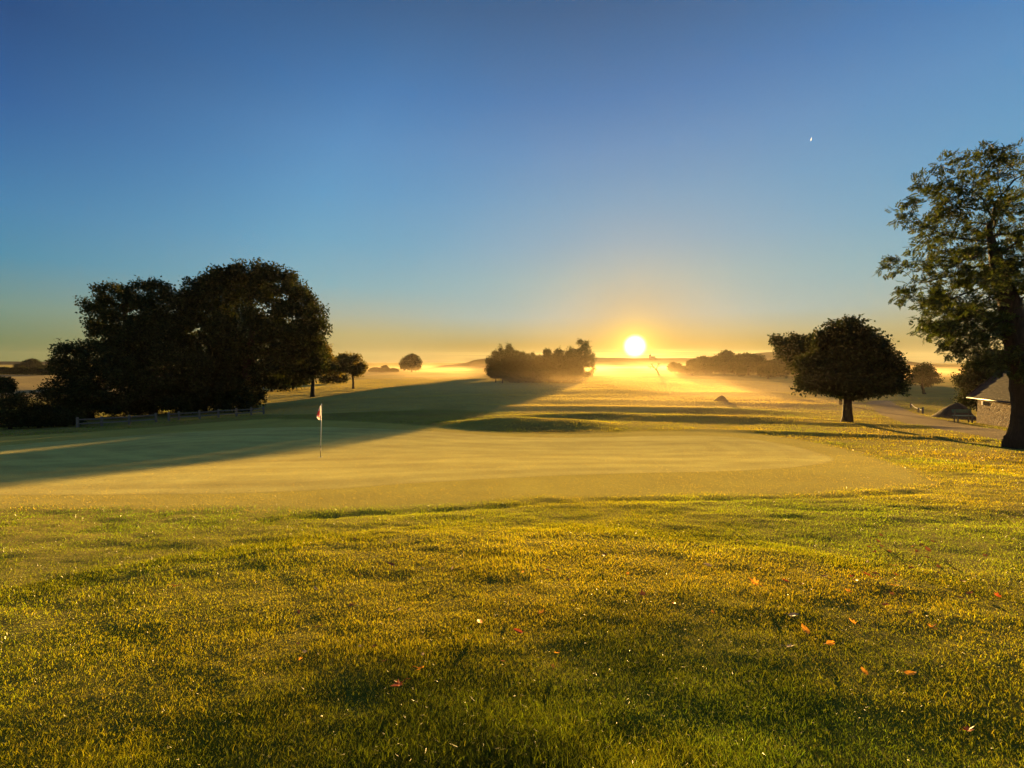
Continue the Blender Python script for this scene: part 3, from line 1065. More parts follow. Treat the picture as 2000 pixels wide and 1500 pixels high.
# hedge across the brown field
hx = ray(-40, 720)[0] * 165
hx2 = ray(112, 720)[0] * 150
n = 26000
u = rng.random(n)
c = np.stack([hx + (hx2 - hx) * u, 165 - 15 * u, np.zeros(n)], 1)
top = 2.3 + 0.5 * fbm(c[:, 0] / 3, c[:, 1] / 3, 2)
c[:, 1] += rng.uniform(-1, 1, n)
c[:, 2] = zground(c[:, 0], c[:, 1]) + 0.1 + top * rng.random(n) ** 0.7
b0 = np.array([(hx + hx2) / 2, 157.5, gz((hx + hx2) / 2, 157.5)])
root = empty('field_hedge', b0, 'long straight dark hedge along the far side of the brown field', 'hedge')
v, q = leaf_quads(c - b0, unit(rng.standard_normal((n, 3))), unit(rng.standard_normal((n, 3))), np.full(n, .4), np.full(n, .28))
mesh_np('foliage', v, q, M_leaf, root, col=np.repeat(np.clip(1 + .3 * rng.standard_normal((n, 1)), .4, 1.7).repeat(3, 1), 4, axis=0))

# ------------------------------------------------------------------ hills on the horizon


def hill(name, label, prof_px, d, depth, mat, rough=0.6, res=260):
    """a ridge whose crest follows heights seen along the skyline, with real depth"""
    px = np.array([p[0] for p in prof_px], float)
    py = np.array([p[1] for p in prof_px], float)
    xs = np.linspace(px[0], px[-1], res)
    ys = np.interp(xs, px, py)
    ts = np.linspace(-1, 1, 25)
    tops = np.array([at(a, b, d) for a, b in zip(xs, ys)])
    TX, TT = np.meshgrid(tops[:, 0], ts, indexing='ij')
    TZ = np.repeat(tops[:, 2][:, None], len(ts), 1)
    K = np.cos(TT * PI / 2).clip(0, 1) ** 1.5
    Y = d + TT * depth
    sc_ = 8 + 6 * rough
    Z = -6.0 + (TZ + 6.0) * K + rough * K * fbm(TX / sc_, Y / sc_, 4)
    V = np.stack([TX, Y, Z], -1).reshape(-1, 3)
    m = len(ts)
    i = np.arange(res - 1)[:, None] * m + np.arange(m - 1)[None]
    q = np.stack([i, i + m, i + m + 1, i + 1], -1).reshape(-1, 4)
    o = mesh_np(name, V, q, mat, smooth=True)
    return tag(o, label, 'hill', kind='structure')


M_hill = simple_mat('far_fields', (0.05, 0.045, 0.02), (0.11, 0.09, 0.04), 0.03, 0.95, 0.0, 0.0)
M_woodhill = simple_mat('wooded_slope', (0.030, 0.034, 0.014), (0.06, 0.055, 0.022), 0.08, 0.95, 0.0, 0.0)
hill('hill', 'long even ridge under the rising sun', [(900, 712), (1000, 703), (1100, 698), (1150, 698), (1240, 699.5), (1350, 699), (1440, 693), (1520, 686), (1600, 684), (1680, 694), (1740, 708), (1790, 715)], 620, 120, M_hill, 0.8)
hill('hill', 'low wooded hill sloping down left behind the pine clump', [(835, 722), (860, 716), (880, 712), (925, 704), (960, 701), (1000, 702), (1060, 706), (1100, 716)], 360, 50, M_woodhill, 2.2)
hill('hill', 'flat far upland seen between the round tree and the big ash', [(1650, 712), (1760, 711), (1860, 712), (2000, 712), (2300, 714)], 800, 150, M_hill, 0.6)
hill('hill', 'far low rise along the left horizon', [(-500, 708), (0, 706), (200, 707), (600, 712), (780, 717), (860, 720)], 700, 140, M_hill, 0.8)

# church on the ridge
p = at(1266, 699, 600)
root = empty('church', (p[0], 592, p[2] - 1.2), 'tiny church with a pointed spire on the ridge just right of the sun', 'church')
mb = MB().box((0, 0, 1.2), (2.4, 2.4, 4.4)).box((4.2, 0.3, 0.3), (5.8, 2.8, 2.6))
mb.build('wall', M_stone, root)
mb = MB().add([(-1.3, -1.3, 3.4), (1.3, -1.3, 3.4), (1.3, 1.3, 3.4), (-1.3, 1.3, 3.4), (0, 0, 7.6)], [[0, 3, 2, 1]], [[0, 1, 4], [1, 2, 4], [2, 3, 4], [3, 0, 4]])
mb.add([(1.3, -1.2, 1.6), (7.2, -1.2, 1.6), (7.2, 1.8, 1.6), (1.3, 1.8, 1.6), (1.3, .3, 3.2), (7.2, .3, 3.2)], [[0, 1, 5, 4], [2, 3, 4, 5], [0, 3, 2, 1]], [[0, 4, 3], [1, 2, 5]])
mb.build('roof', M_slate, root)

# ------------------------------------------------------------------ flagstick
b = base_at(626, 893)
top = at(628, 790, b[1])
Hs = top[2] - b[2]
root = empty('golf_flag', b, 'golf flagstick with a limp red and white flag standing in the hole of the green', 'flag')
lean = (top[0] - b[0])
P0 = lambda t: (lean * t, 0, Hs * t)
MB().tube([P0(-0.02), P0(0.21)], 0.009, 10).build('pole_foot', M_poled, root, True)
MB().tube([P0(0.211), P0(0.6), P0(0.995)], [0.010, 0.009, 0.007], 10).build('pole', M_pole, root, True)
MB().tube([P0(0.996), P0(1.012)], 0.014, 10).build('pole_cap', M_white, root, True)


def flag_mat():
    m, nt, out = new_mat('flag_cloth')
    at_ = N(nt, 'ShaderNodeAttribute', attribute_name='col')
    d = N(nt, 'ShaderNodeBsdfDiffuse')
    t = N(nt, 'ShaderNodeBsdfTranslucent')
    mx = N(nt, 'ShaderNodeMixShader', Fac=0.4)
    nt.links.new(at_.outputs['Color'], d.inputs['Color'])
    nt.links.new(at_.outputs['Color'], t.inputs['Color'])
    nt.links.new(d.outputs[0], mx.inputs[1])
    nt.links.new(t.outputs[0], mx.inputs[2])
    nt.links.new(mx.outputs[0], out.inputs['Surface'])
    return m


fw, fh, nu, nv = 0.36, 0.34, 22, 18
V, C = [], []
for j in range(nv + 1):
    for i in range(nu + 1):
        u, v = i / nu, j / nv
        # a limp flag hangs in folds below its hoist
        fold = 0.055 * math.sin(u * 11 + v * 1.5) * (0.3 + 0.7 * v)
        dx = (-0.10 * math.sin(u * PI * 0.9) * (0.3 + 0.9 * v) + 0.06 * u * math.cos(u * 7) * v)
        drop = 0.24 * u ** 1.1 * (0.35 + 0.65 * v) + 0.0
        z = Hs * 0.99 - v * fh * (1 - 0.25 * u) - drop
        V.append((lean * (z / Hs) - 0.012 + dx, fold - 0.012, z))
        border = min(u, 1 - u) < 0.12 or min(v, 1 - v) < 0.12 or u < 0.42 and v < 0.5
        C.append((0.80, 0.78, 0.74) if border else (0.62, 0.10, 0.08))
i = np.arange(nv)[:, None] * (nu + 1) + np.arange(nu)[None]
q = np.stack([i, i + 1, i + nu + 2, i + nu + 1], -1).reshape(-1, 4)
mesh_np('flag_cloth', V, q, flag_mat(), root, col=np.array(C), smooth=True)
# the hole: a cup rim let into the turf
mb = MB()
an = np.linspace(0, 2 * PI, 25)[:-1]
ring = lambda r, z: np.stack([r * np.cos(an), r * np.sin(an), np.full(24, z)], 1)
v = np.concatenate([ring(.064, .006), ring(.054, .008), ring(.054, .003)])
q = []
for k in range(2):
    for j in range(24):
        q.append([k * 24 + j, k * 24 + (j + 1) % 24, (k + 1) * 24 + (j + 1) % 24, (k + 1) * 24 + j])
mb.add(v, q)
o = mb.build('hole_cup', M_white)
o.location = b
tag(o, 'small white rimmed hole in the green round the foot of the flagstick', 'hole')

# ------------------------------------------------------------------ rail fence on the left
fposts = [(152, 834), (199, 831), (253, 828), (305, 824), (330, 822), (350, 820), (390, 818), (427, 815), (462, 813), (491, 811), (515, 809)]
pw = [base_at(*p) for p in fposts]
root = empty('rail_fence', pw[0], 'low weathered post and rail fence between the dark trees and the green', 'fence')
fh_ = 0.66
for p in pw:
    l = p - pw[0]
    mb = MB().box((l[0], l[1], l[2] + fh_ / 2 - .1), (.13, .11, fh_ + .25), (0, 0, .2)).box((l[0], l[1], l[2] + fh_ + .045), (.13, .11, .04), (0, 0, .2), 0.55)
    mb.build('post', M_wood, root)
for a, b_ in ((0, 3), (4, 10)):
    for hz in (0.56, 0.26):
        mb = MB()
        for k in range(a, b_):
            p, q_ = pw[k] - pw[0], pw[k + 1] - pw[0]
            d = (q_ - p)
            ln = np.linalg.norm(d[:2])
            yaw = math.atan2(d[1], d[0])
            mb.box(((p[0] + q_[0]) / 2 + .075 * math.sin(yaw), (p[1] + q_[1]) / 2 - .075 * math.cos(yaw), (p[2] + q_[2]) / 2 + hz + random.uniform(-.015, .015)),
                   (ln + .02, .04, .09), (0, -math.atan2(d[2], ln), yaw))
        mb.build('rail', M_wood, root)
b = base_at(515, 760)
root = empty('marker_post', b, 'white marker post standing in front of the shaded tree row', 'post')
MB().box((0, 0, .8), (.12, .1, 1.7)).build('post', M_white, root)
MB().box((0, 0, 1.69), (.12, .1, .06), None, .4).build('post_top', M_white, root)

# ------------------------------------------------------------------ stone hut and what stands by it
L0 = base_at(1907, 826)
yaw = math.atan2(-0.942, -0.335)
W_, D_, Hh = 4.6, 4.2, at(1907, 776, L0[1])[2] - L0[2]
root = empty('stone_hut', (L0[0], L0[1], L0[2]), 'small stone hut with a pyramid slate roof behind the big ash trunk', 'hut', rz=yaw)
mb = MB()
t = 0.35
mb.box((W_ / 2, t / 2, Hh / 2 - .3), (W_, t, Hh + .6))
mb.box((W_ / 2, D_ - t / 2, Hh / 2 - .3), (W_, t, Hh + .6))
mb.box((t / 2, D_ / 2, Hh / 2 - .3), (t - .004, D_ - 2 * t, Hh + .6))
mb.box((W_ - t / 2, D_ / 2, Hh / 2 - .3), (t - .004, D_ - 2 * t, Hh + .6))
mb.build('wall', M_stone, root)
e_ = 0.36
apx = (W_ / 2, D_ / 2, Hh + 4.3)
mb = MB()
lo_, hi_ = Hh - .10, Hh + .02
rect = [(-e_, -e_), (W_ + e_, -e_), (W_ + e_, D_ + e_), (-e_, D_ + e_)]
courses = 12
prev = None
for k in range(courses):
    # each slate course overhangs the one above a little
    f0, f1 = k / courses, (k + 1) / courses + 0.012
    f1 = min(f1, 1.0)
    A_ = [(x * (1 - f0) + apx[0] * f0, y * (1 - f0) + apx[1] * f0, hi_ * (1 - f0) + apx[2] * f0 + .03) for x, y in rect]
    B_ = [(x * (1 - f1) + apx[0] * f1, y * (1 - f1) + apx[1] * f1, hi_ * (1 - f1) + apx[2] * f1) for x, y in rect]
    lowr = [(x, y, z - .035) for x, y, z in A_]
    mb.add(A_ + B_ + lowr, [[j, (j + 1) % 4, 4 + (j + 1) % 4, 4 + j] for j in range(4)] + [[8 + j, 8 + (j + 1) % 4, (j + 1) % 4, j] for j in range(4)])
ro = mb.build('roof', M_slate, root)
mb = MB()
for x, y in rect:
    mb.tube([(x, y, hi_ + .04), (apx[0], apx[1], apx[2] + .06)], [.05, .05], 6)
mb.build('hip_tiles', M_slate, ro)
mb = MB()
for j in range(4):
    (xa, ya), (xb, yb) = rect[j], rect[(j + 1) % 4]
    mb.tube([(xa, ya, lo_ + .05), (xb, yb, lo_ + .05)], .045, 6)
mb.build('gutter', M_poled, ro, True)
# notice on the wall
np_ = at(1917, 787, L0[1] - .5)
o = MB().box((0, 0, 0), (.15, .03, .24)).box((0, -.017, .02), (.11, .008, .15)).build('wall_notice', M_white)
s_ = 0.5
o.location = (L0[0] + s_ * math.cos(yaw) + .022 * math.sin(yaw), L0[1] + s_ * math.sin(yaw) - .022 * math.cos(yaw), np_[2])
o.rotation_euler = (0, 0, yaw)
tag(o, 'small white notice plate fixed high on the stone hut wall', 'sign')
# bench beside the hut
b = base_at(1899, 827)
b = b + np.array([-0.28, 0.2, 0])
b[2] = gz(b[0], b[1])
root = empty('bench', b, 'weathered green bench at the left corner of the stone hut', 'bench', rz=-.1)
for k in range(2):
    MB().box((0, .02 + .16 * k, .45), (1.15, .14, .045)).build('seat_plank', M_green_paint, root)
MB().box((0, .26, .74), (1.15, .035, .22), (-.12, 0, 0)).build('backrest', M_green_paint, root)
for s in (-.42, .42):
    MB().box((s, -.02, .2), (.06, .06, .455)).build('leg', M_wood, root)
    MB().box((s, .23, .36), (.06, .05, .82)).build('leg', M_wood, root)
# dark earth heap


def heap(name, label, px0, px1, ptop, hpx, mat, peak=0.5, dep=1.5, seed=3, cat='mound'):
    a, b_ = base_at(*px0), base_at(*px1)
    d = (a[1] + b_[1]) / 2
    w = abs(b_[0] - a[0]) / 2
    c = (a + b_) / 2
    h = hpx * d / F
    rs = np.random.default_rng(seed)
    V, q, m = [], [], 40
    rr = np.linspace(0, 1.08, 16)
    for r_ in rr:
        for k in range(m):
            an = 2 * PI * k / m
            x, y = r_ * math.cos(an), r_ * math.sin(an)
            sx = x + (peak - 0.5) * 1.4 * (1 - r_)
            pr = max(0.0, 1 - r_ ** 1.5) ** 1.3 * h
            nz = 0.12 * h * float(fbm(np.array([x * 3 + seed]), np.array([y * 3]), 3)[0]) * (1 if 0 < r_ < 1 else 0)
            X, Y = c[0] + sx * w, c[1] + y * dep
            g0 = gz(X, Y)
            V.append((X - c[0], Y - c[1], g0 - c[2] + pr + nz - (.12 if r_ > 1 else 0)))
    i = np.arange(len(rr) - 1)[:, None] * m + np.arange(m)[None]
    j = np.arange(len(rr) - 1)[:, None] * m + (np.arange(m)[None] + 1) % m
    q = np.stack([i, i + m, j + m, j], -1).reshape(-1, 4)
    o = mesh_np(name, V, q, mat, smooth=True)
    o.location = c
    return tag(o, label, cat)


heap('earth_mound', 'dark heap of earth beside the path left of the bench', (1824, 815), (1900, 818), None, 30, M_earth, 0.80, 1.6)
heap('grass_heap', 'small pointed heap rising from the hazy fairway left of the round tree', (1392, 783), (1424, 784), None, 12, M_earth, 0.64, 1.3, 5)
# rope barrier by the path
rp = [base_at(1779, 797), base_at(1794, 805), base_at(1802, 808)]
root = empty('rope_barrier', rp[0], 'three short wooden posts joined by a pale slack rope beside the path', 'rope fence')
hts = [.42, .36, .50]
for p, h in zip(rp, hts):
    l = p - rp[0]
    MB().box((l[0], l[1], l[2] + h / 2 - .05), (.10, .10, h + .1), (0, 0, .3)).box((l[0], l[1], l[2] + h + .02), (.10, .10, .04), (0, 0, .3), .5).build('post', M_wood, root)
for k in range(2):
    p, q_ = rp[k] - rp[0], rp[k + 1] - rp[0]
    pts = [p * (1 - t_) + q_ * t_ + np.array([0, -.06, (hts[k] * (1 - t_) + hts[k + 1] * t_) * .85 - .10 * math.sin(PI * t_)]) for t_ in np.linspace(0, 1, 9)]
    MB().tube(pts, .028, 6).build('rope', M_rope, root, True)

# ------------------------------------------------------------------ fallen leaves


def leaf_shape(kind):
    if kind == 0:      # five lobes
        ang = np.radians([-90, -60, -35, -12, 12, 35, 62, 78, 90])
        rad = np.array([.18, .42, .26, .62, .34, .72, .40, .62, 1.0])
    else:              # oval
        ang = np.radians([-90, -60, -30, 0, 30, 60, 75, 90])
        rad = np.array([.7, .55, .46, .44, .48, .62, .8, 1.0])
    right = [(r * math.cos(a), r * math.sin(a)) for a, r in zip(ang, rad)]
    left = [(-x, y) for x, y in right[-2:0:-1]]
    return np.array(right + left)


LEAFM = {'red': leaf_mat('red_leaf', (0.42, 0.085, 0.015), (0.55, 0.11, 0.012), 0.5, 0.03),
         'orange': leaf_mat('orange_leaf', (0.68, 0.27, 0.02), (0.80, 0.36, 0.02), 0.5, 0.03),
         'brown': leaf_mat('brown_leaf', (0.16, 0.07, 0.022), (0.22, 0.08, 0.02), 0.4, 0.03),
         'pale': leaf_mat('pale_leaf', (0.40, 0.31, 0.19), (0.45, 0.33, 0.18), 0.4, 0.03)}


def fallen(px, py, size_px, colr, kind, label):
    p = base_at(px, py)
    s = size_px * p[1] / F * 0.72
    o2 = leaf_shape(kind) * s
    m = len(o2)
    cv = random.uniform(.25, .6)
    zf = lambda x, y: cv * (x * x) / s + .25 * y * y / s * random.uniform(.2, 1.2)
    V = [(0, 0, 0)] + [(x, y, zf(x, y)) for x, y in o2]
    t = [[0, 1 + k, 1 + (k + 1) % m] for k in range(m)]
    mb = MB().add(V, None, t)
    mb.tube([(0, -.15 * s, .002), (.06 * s, -.8 * s, .01 + .1 * s), (.0, -1.25 * s, .2 * s)], [.02 * s, .02 * s, .015 * s], 4)
    vv = np.concatenate(mb.v)
    shade = np.clip(1 + .25 * rng.standard_normal((len(vv), 1)), .5, 1.5).repeat(3, 1)
    o = mesh_np('fallen_leaf', vv, ([np.concatenate(mb.q)] if mb.q else []) + [np.concatenate(mb.t)], LEAFM[colr], col=shade)
    o.location = p + np.array([0, 0, .038 + .30 * s])
    o.rotation_euler = (random.uniform(.05, .5), random.uniform(-.35, .35), random.uniform(0, 6.28))
    tag(o, label, 'leaf', 'fallen leaves on the rough grass')


big = [(780, 1366, 27, 'red', 0, 'dark red curled leaf, nearest to the camera below the orange leaf'),
       (820, 1333, 23, 'orange', 0, 'bright orange leaf just above the dark red curled leaf'),
       (1057, 1219, 18, 'orange', 0, 'orange leaf in the middle foreground, rightmost of the four near the centre'),
       (1013, 1257, 18, 'red', 1, 'reddish upright leaf below the orange leaf of the middle foreground'),
       (937, 1236, 18, 'orange', 1, 'dull orange leaf left of the reddish upright leaf'),
       (1015, 1183, 12, 'orange', 1, 'small orange leaf, uppermost of the four near the foreground centre'),
       (1475, 1162, 24, 'orange', 0, 'vivid red orange leaf, brightest on the right half of the rough'),
       (1573, 1254, 20, 'orange', 1, 'orange leaf below the vivid red orange leaf, left of a small pair'),
       (1620, 1280, 17, 'orange', 1, 'dull orange leaf right and below of the leaf under the vivid one'),
       (1667, 1239, 15, 'orange', 0, 'small orange leaf right of the leaf under the vivid red orange one'),
       (1820, 1247, 19, 'orange', 0, 'orange leaf lying alone toward the right edge of the rough'),
       (1745, 1161, 18, 'orange', 1, 'orange leaf at the lower edge of the brown leaf scatter on the right'),
       (1656, 1175, 15, 'orange', 0, 'orange leaf left of the brown leaf scatter on the right'),
       (1698, 1146, 22, 'red', 0, 'red brown leaf in the thick of the brown leaf scatter on the right'),
       (1688, 1338, 15, 'orange', 1, 'small upright orange leaf in the dark lower right rough'),
       (1775, 1341, 17, 'orange', 1, 'flat dull orange leaf in the dark lower right rough'),
       (1890, 1453, 22, 'red', 0, 'dark red leaf near the bottom right corner'),
       (346, 1160, 16, 'red', 1, 'lone reddish leaf on the green rough at the left'),
       (685, 1203, 16, 'brown', 0, 'brown leaf left of centre on the rough'),
       (1181, 1101, 16, 'brown', 1, 'brown leaf highest up the slope near the centre'),
       (1255, 1184, 18, 'brown', 0, 'red brown leaf on the bare brown patch right of centre'),
       (1548, 1222, 18, 'pale', 1, 'pale curled dry leaf under the vivid red orange leaf'),
       (1540, 1290, 20, 'pale', 0, 'pale dry curled leaf left of the dull orange leaf'),
       (1383, 1119, 14, 'pale', 1, 'pale leaf up the slope left of the vivid red orange leaf'),
       (765, 1120, 14, 'brown', 1, 'dark brown leaf far up the slope left of centre')]
for a_ in big:
    fallen(*a_)
small_lab = 'small brown leaf of the scatter lying in the rough at the right'
for k in range(46):
    px = random.gauss(1740, 110)
    py = random.gauss(1130, 45) + max(0, (px - 1740)) * .12
    if px < 1990 and 1040 < py < 1260:
        fallen(px, py, random.uniform(7, 13) * (py - 700) / 430, random.choice(['brown', 'brown', 'brown', 'red']), random.randint(0, 1), small_lab)

mid_lab = 'small dull leaf lying half sunk in the rough of the middle foreground'
for k in range(26):
    px = random.uniform(560, 1480)
    py = random.uniform(1060, 1330)
    fallen(px, py, random.uniform(6, 11) * (py - 700) / 430, random.choice(['brown', 'brown', 'pale', 'orange']), random.randint(0, 1), mid_lab)

# ------------------------------------------------------------------ contrail
p = at(1584, 272, 3000)
q2 = at(1585.6, 267.0, 3000)
q1 = at(1583.4, 275.5, 3000)
mb = MB().tube([q1 - p, (q1 * .7 + q2 * .3) - p, (q1 * .4 + q2 * .6) - p, q2 - p], [2.0, 3.0, 2.2, .5], 10)
M_vap, nt, out = new_mat('vapour')
v_ = N(nt, 'ShaderNodeVolumePrincipled')
v_.inputs['Color'].default_value = (.98, .98, .98, 1)
v_.inputs['Density'].default_value = 0.20
v_.inputs['Anisotropy'].default_value = 0.4
nt.links.new(v_.outputs[0], out.inputs['Volume'])
o = mb.build('contrail', M_vap, None, True)
o.location = p
tag(o, 'tiny white contrail high in the clear sky over the round tree', 'contrail')

# ------------------------------------------------------------------ air: haze and mist


def vol_mat(name, density, color, aniso):
    m, nt, out = new_mat(name)
    v = N(nt, 'ShaderNodeVolumePrincipled')
    v.inputs['Color'].default_value = (*color, 1)
    v.inputs['Density'].default_value = density
    v.inputs['Anisotropy'].default_value = aniso
    nt.links.new(v.outputs[0], out.inputs['Volume'])
    return m


hb = MB().box((0, 0, 9), (2830, 2830, 36))
o = hb.build('haze', vol_mat('haze_air', 0.00006, (1.0, 0.93, 0.82), 0.55))
tag(o, 'thin morning haze filling the air over the whole course', 'haze', kind='stuff')


def mist_volume():
    """ground mist: thins out upward, drifts in patches, thickest over the far hollow and below the sun"""
    m, nt, out = new_mat('mist_air')
    L = nt.links.new
    geo = N(nt, 'ShaderNodeNewGeometry')
    sp = N(nt, 'ShaderNodeSeparateXYZ')
    L(geo.outputs['Position'], sp.inputs[0])
    X, Y, Z = sp.outputs

    def mth(op, *a):
        n_ = N(nt, 'ShaderNodeMath', operation=op)
        for k, v in enumerate(a):
            if isinstance(v, (int, float)):
                n_.inputs[k].default_value = v
            else:
                L(v, n_.inputs[k])
        return n_.outputs[0]

    def smooth(v, a, b):
        n_ = N(nt, 'ShaderNodeMapRange', interpolation_type='SMOOTHSTEP')
        L(v, n_.inputs['Value'])
        n_.inputs['From Min'].default_value = a
        n_.inputs['From Max'].default_value = b
        return n_.outputs[0]

    def noise(sx, sy, sz, detail):
        mp = N(nt, 'ShaderNodeMapping')
        mp.inputs['Scale'].default_value = (sx, sy, sz)
        no = N(nt, 'ShaderNodeTexNoise', Scale=1.0, Detail=detail, Roughness=0.55)
        L(geo.outputs['Position'], mp.inputs['Vector'])
        L(mp.outputs[0], no.inputs['Vector'])
        return no.outputs['Fac']

    n1 = noise(1 / 26, 1 / 34, 0.35, 2.0)
    # the mist's soft top rolls up and down
    top = mth('MULTIPLY_ADD', n1, MIST['roll'], MIST['h0'])
    hz = mth('EXPONENT', mth('MULTIPLY', mth('MAXIMUM', mth('ADD', Z, 3.3), 0.0), mth('DIVIDE', -1.0, mth('MAXIMUM', top, 0.15))))
    patch = smooth(n1, 0.33, 0.62)
    far = mth('MULTIPLY', smooth(Y, 88.0, 135.0), MIST['far'])
    dx = mth('DIVIDE', mth('SUBTRACT', X, MIST['gx']), MIST['ga'])
    dy = mth('DIVIDE', mth('SUBTRACT', Y, MIST['gy']), MIST['gb'])
    glow = mth('MULTIPLY', mth('EXPONENT', mth('MULTIPLY', mth('ADD', mth('MULTIPLY', dx, dx), mth('MULTIPLY', dy, dy)), -1.0)), MIST['glow'])
    left = smooth(mth('MULTIPLY_ADD', Y, 0.47, X), 0.0, 22.0)
    den = mth('MULTIPLY', mth('MULTIPLY', mth('ADD', far, glow), left), mth('MULTIPLY', hz, mth('MULTIPLY_ADD', patch, 1.1, 0.25)))
    v = N(nt, 'ShaderNodeVolumePrincipled')
    v.inputs['Color'].default_value = (*MIST['col'], 1)
    v.inputs['Anisotropy'].default_value = MIST['g']
    L(den, v.inputs['Density'])
    L(v.outputs[0], out.inputs['Volume'])
    m.cycles.volume_step_rate = MIST['step']
    o = MB().box((55, 190, 1.6), (290, 340, 12.6)).build('mist', m)
    return tag(o, 'low golden morning mist drifting over the far fairway and the hollow beyond', 'mist', kind='stuff')


MIST = dict(roll=3.4, h0=-0.6, far=0.0085, glow=0.0165, gx=13.0, ga=38.0, gy=60.0, gb=27.0, col=(1.0, 0.77, 0.46), g=0.5, step=0.27)
mist_volume()

# ------------------------------------------------------------------ light
sun = bpy.data.lights.new('sun', 'SUN')
sun.energy = 5.0
sun.angle = math.radians(0.5)
sun.color = (1.0, 0.585, 0.165)
sun_o = bpy.data.objects.new('sun', sun)
COL.objects.link(sun_o)
sun_o.rotation_euler = Vector(LIGHTV).to_track_quat('Z', 'Y').to_euler()

world = bpy.data.worlds.new('World')
scene.world = world
world.use_nodes = True
nt = world.node_tree
for n_ in list(nt.nodes):
    nt.nodes.remove(n_)
L = nt.links.new
wo = nt.nodes.new('ShaderNodeOutputWorld')
sky = N(nt, 'ShaderNodeTexSky', sky_type='NISHITA')
sky.sun_disc = False
sky.sun_elevation = SUN_EL
sky.sun_rotation = SUN_AZ
sky.air_density = 1.0
sky.dust_density = 3.0
sky.ozone_density = 3.0
tc = N(nt, 'ShaderNodeTexCoord')
sep = N(nt, 'ShaderNodeSeparateXYZ')
L(tc.outputs['Generated'], sep.inputs[0])


def ramp(stops, fac, interp='EASE'):
    r = N(nt, 'ShaderNodeValToRGB')
    r.color_ramp.interpolation = interp
    el = r.color_ramp.elements
    while len(el) > 1:
        el.remove(el[-1])
    el[0].position = stops[0][0]
    el[0].color = (*stops[0][1], 1)
    for p_, c_ in stops[1:]:
        e1 = el.new(p_)
        e1.color = (*c_, 1)
    L(fac, r.inputs['Fac'])
    return r.outputs['Color']


def math_(op, a, b=None, c=None):
    n_ = N(nt, 'ShaderNodeMath', operation=op)
    for k, v in enumerate((a, b, c)):
        if v is None:
            continue
        if isinstance(v, (int, float)):
            n_.inputs[k].default_value = v
        else:
            L(v, n_.inputs[k])
    return n_.outputs[0]


def mixc(kind, f, a, b):
    n_ = N(nt, 'ShaderNodeMixRGB', blend_type=kind)
    for k, v in zip(('Fac', 'Color1', 'Color2'), (f, a, b)):
        if isinstance(v, (int, float)):
            n_.inputs[k].default_value = v
        elif isinstance(v, tuple):
            n_.inputs[k].default_value = (*v, 1)
        else:
            L(v, n_.inputs[k])
    return n_.outputs[0]


dot = N(nt, 'ShaderNodeVectorMath', operation='DOT_PRODUCT')
L(tc.outputs['Generated'], dot.inputs[0])
dot.inputs[1].default_value = tuple(SUNV)
ang = math_('MULTIPLY', math_('ARCCOSINE', math_('MINIMUM', dot.outputs['Value'], 0.9999999)), 180 / PI)     # degrees from the sun
z_ = sep.outputs['Z']
g_near = ramp([(0.0, (0.03, 0.06, 0.02)), (0.036, (0.047, 0.084, 0.035)), (0.065, (0.092, 0.151, 0.114)), (0.10, (0.088, 0.19, 0.213)), (0.179, (0.085, 0.20, 0.242)),
               (0.255, (0.065, 0.183, 0.274)), (0.335, (0.054, 0.167, 0.277)), (0.425, (0.043, 0.134, 0.263)), (0.503, (0.023, 0.094, 0.223)),
               (0.563, (0.018, 0.071, 0.168)), (0.615, (0.015, 0.051, 0.121)), (1.0, (0.006, 0.02, 0.06))], z_, 'LINEAR')
g_mid = ramp([(0.0, (0.22, 0.18, 0.06)), (0.06, (0.22, 0.197, 0.089)), (0.10, (0.17, 0.20, 0.16)), (0.16, (0.10, 0.20, 0.225)), (0.25, (0.062, 0.18, 0.26)),
              (0.335, (0.048, 0.158, 0.272)), (0.425, (0.040, 0.130, 0.258)), (0.503, (0.023, 0.094, 0.22)), (0.563, (0.018, 0.071, 0.168)), (0.615, (0.015, 0.051, 0.121)), (1.0, (0.006, 0.02, 0.06))], z_, 'LINEAR')
g_far = ramp([(0.0, (0.09, 0.12, 0.045)), (0.03, (0.085, 0.125, 0.06)), (0.082, (0.085, 0.148, 0.12)), (0.158, (0.030, 0.126, 0.19)), (0.231, (0.024, 0.103, 0.20)), (0.30, (0.016, 0.074, 0.178)),
              (0.364, (0.010, 0.050, 0.151)), (0.467, (0.005, 0.027, 0.095)), (1.0, (0.003, 0.012, 0.04))], z_, 'LINEAR')
W_ = lambda v: (v, v, v)
t1 = ramp([(16 / 180, W_(0)), (36 / 180, W_(1))], math_('DIVIDE', ang, 180.0), 'EASE')
t2 = ramp([(42 / 180, W_(0)), (66 / 180, W_(1))], math_('DIVIDE', ang, 180.0), 'LINEAR')
g = mixc('MIX', t2, mixc('MIX', t1, g_near, g_mid), g_far)
# the sky overhead and opposite the sun is brighter again
anti = ramp([(78 / 180, W_(0)), (115 / 180, W_(1))], math_('DIVIDE', ang, 180.0), 'EASE')
g = mixc('MIX', anti, g, ramp([(0.0, (0.20, 0.20, 0.22)), (0.3, (0.13, 0.20, 0.28)), (1.0, (0.04, 0.09, 0.17))], z_, 'LINEAR'))
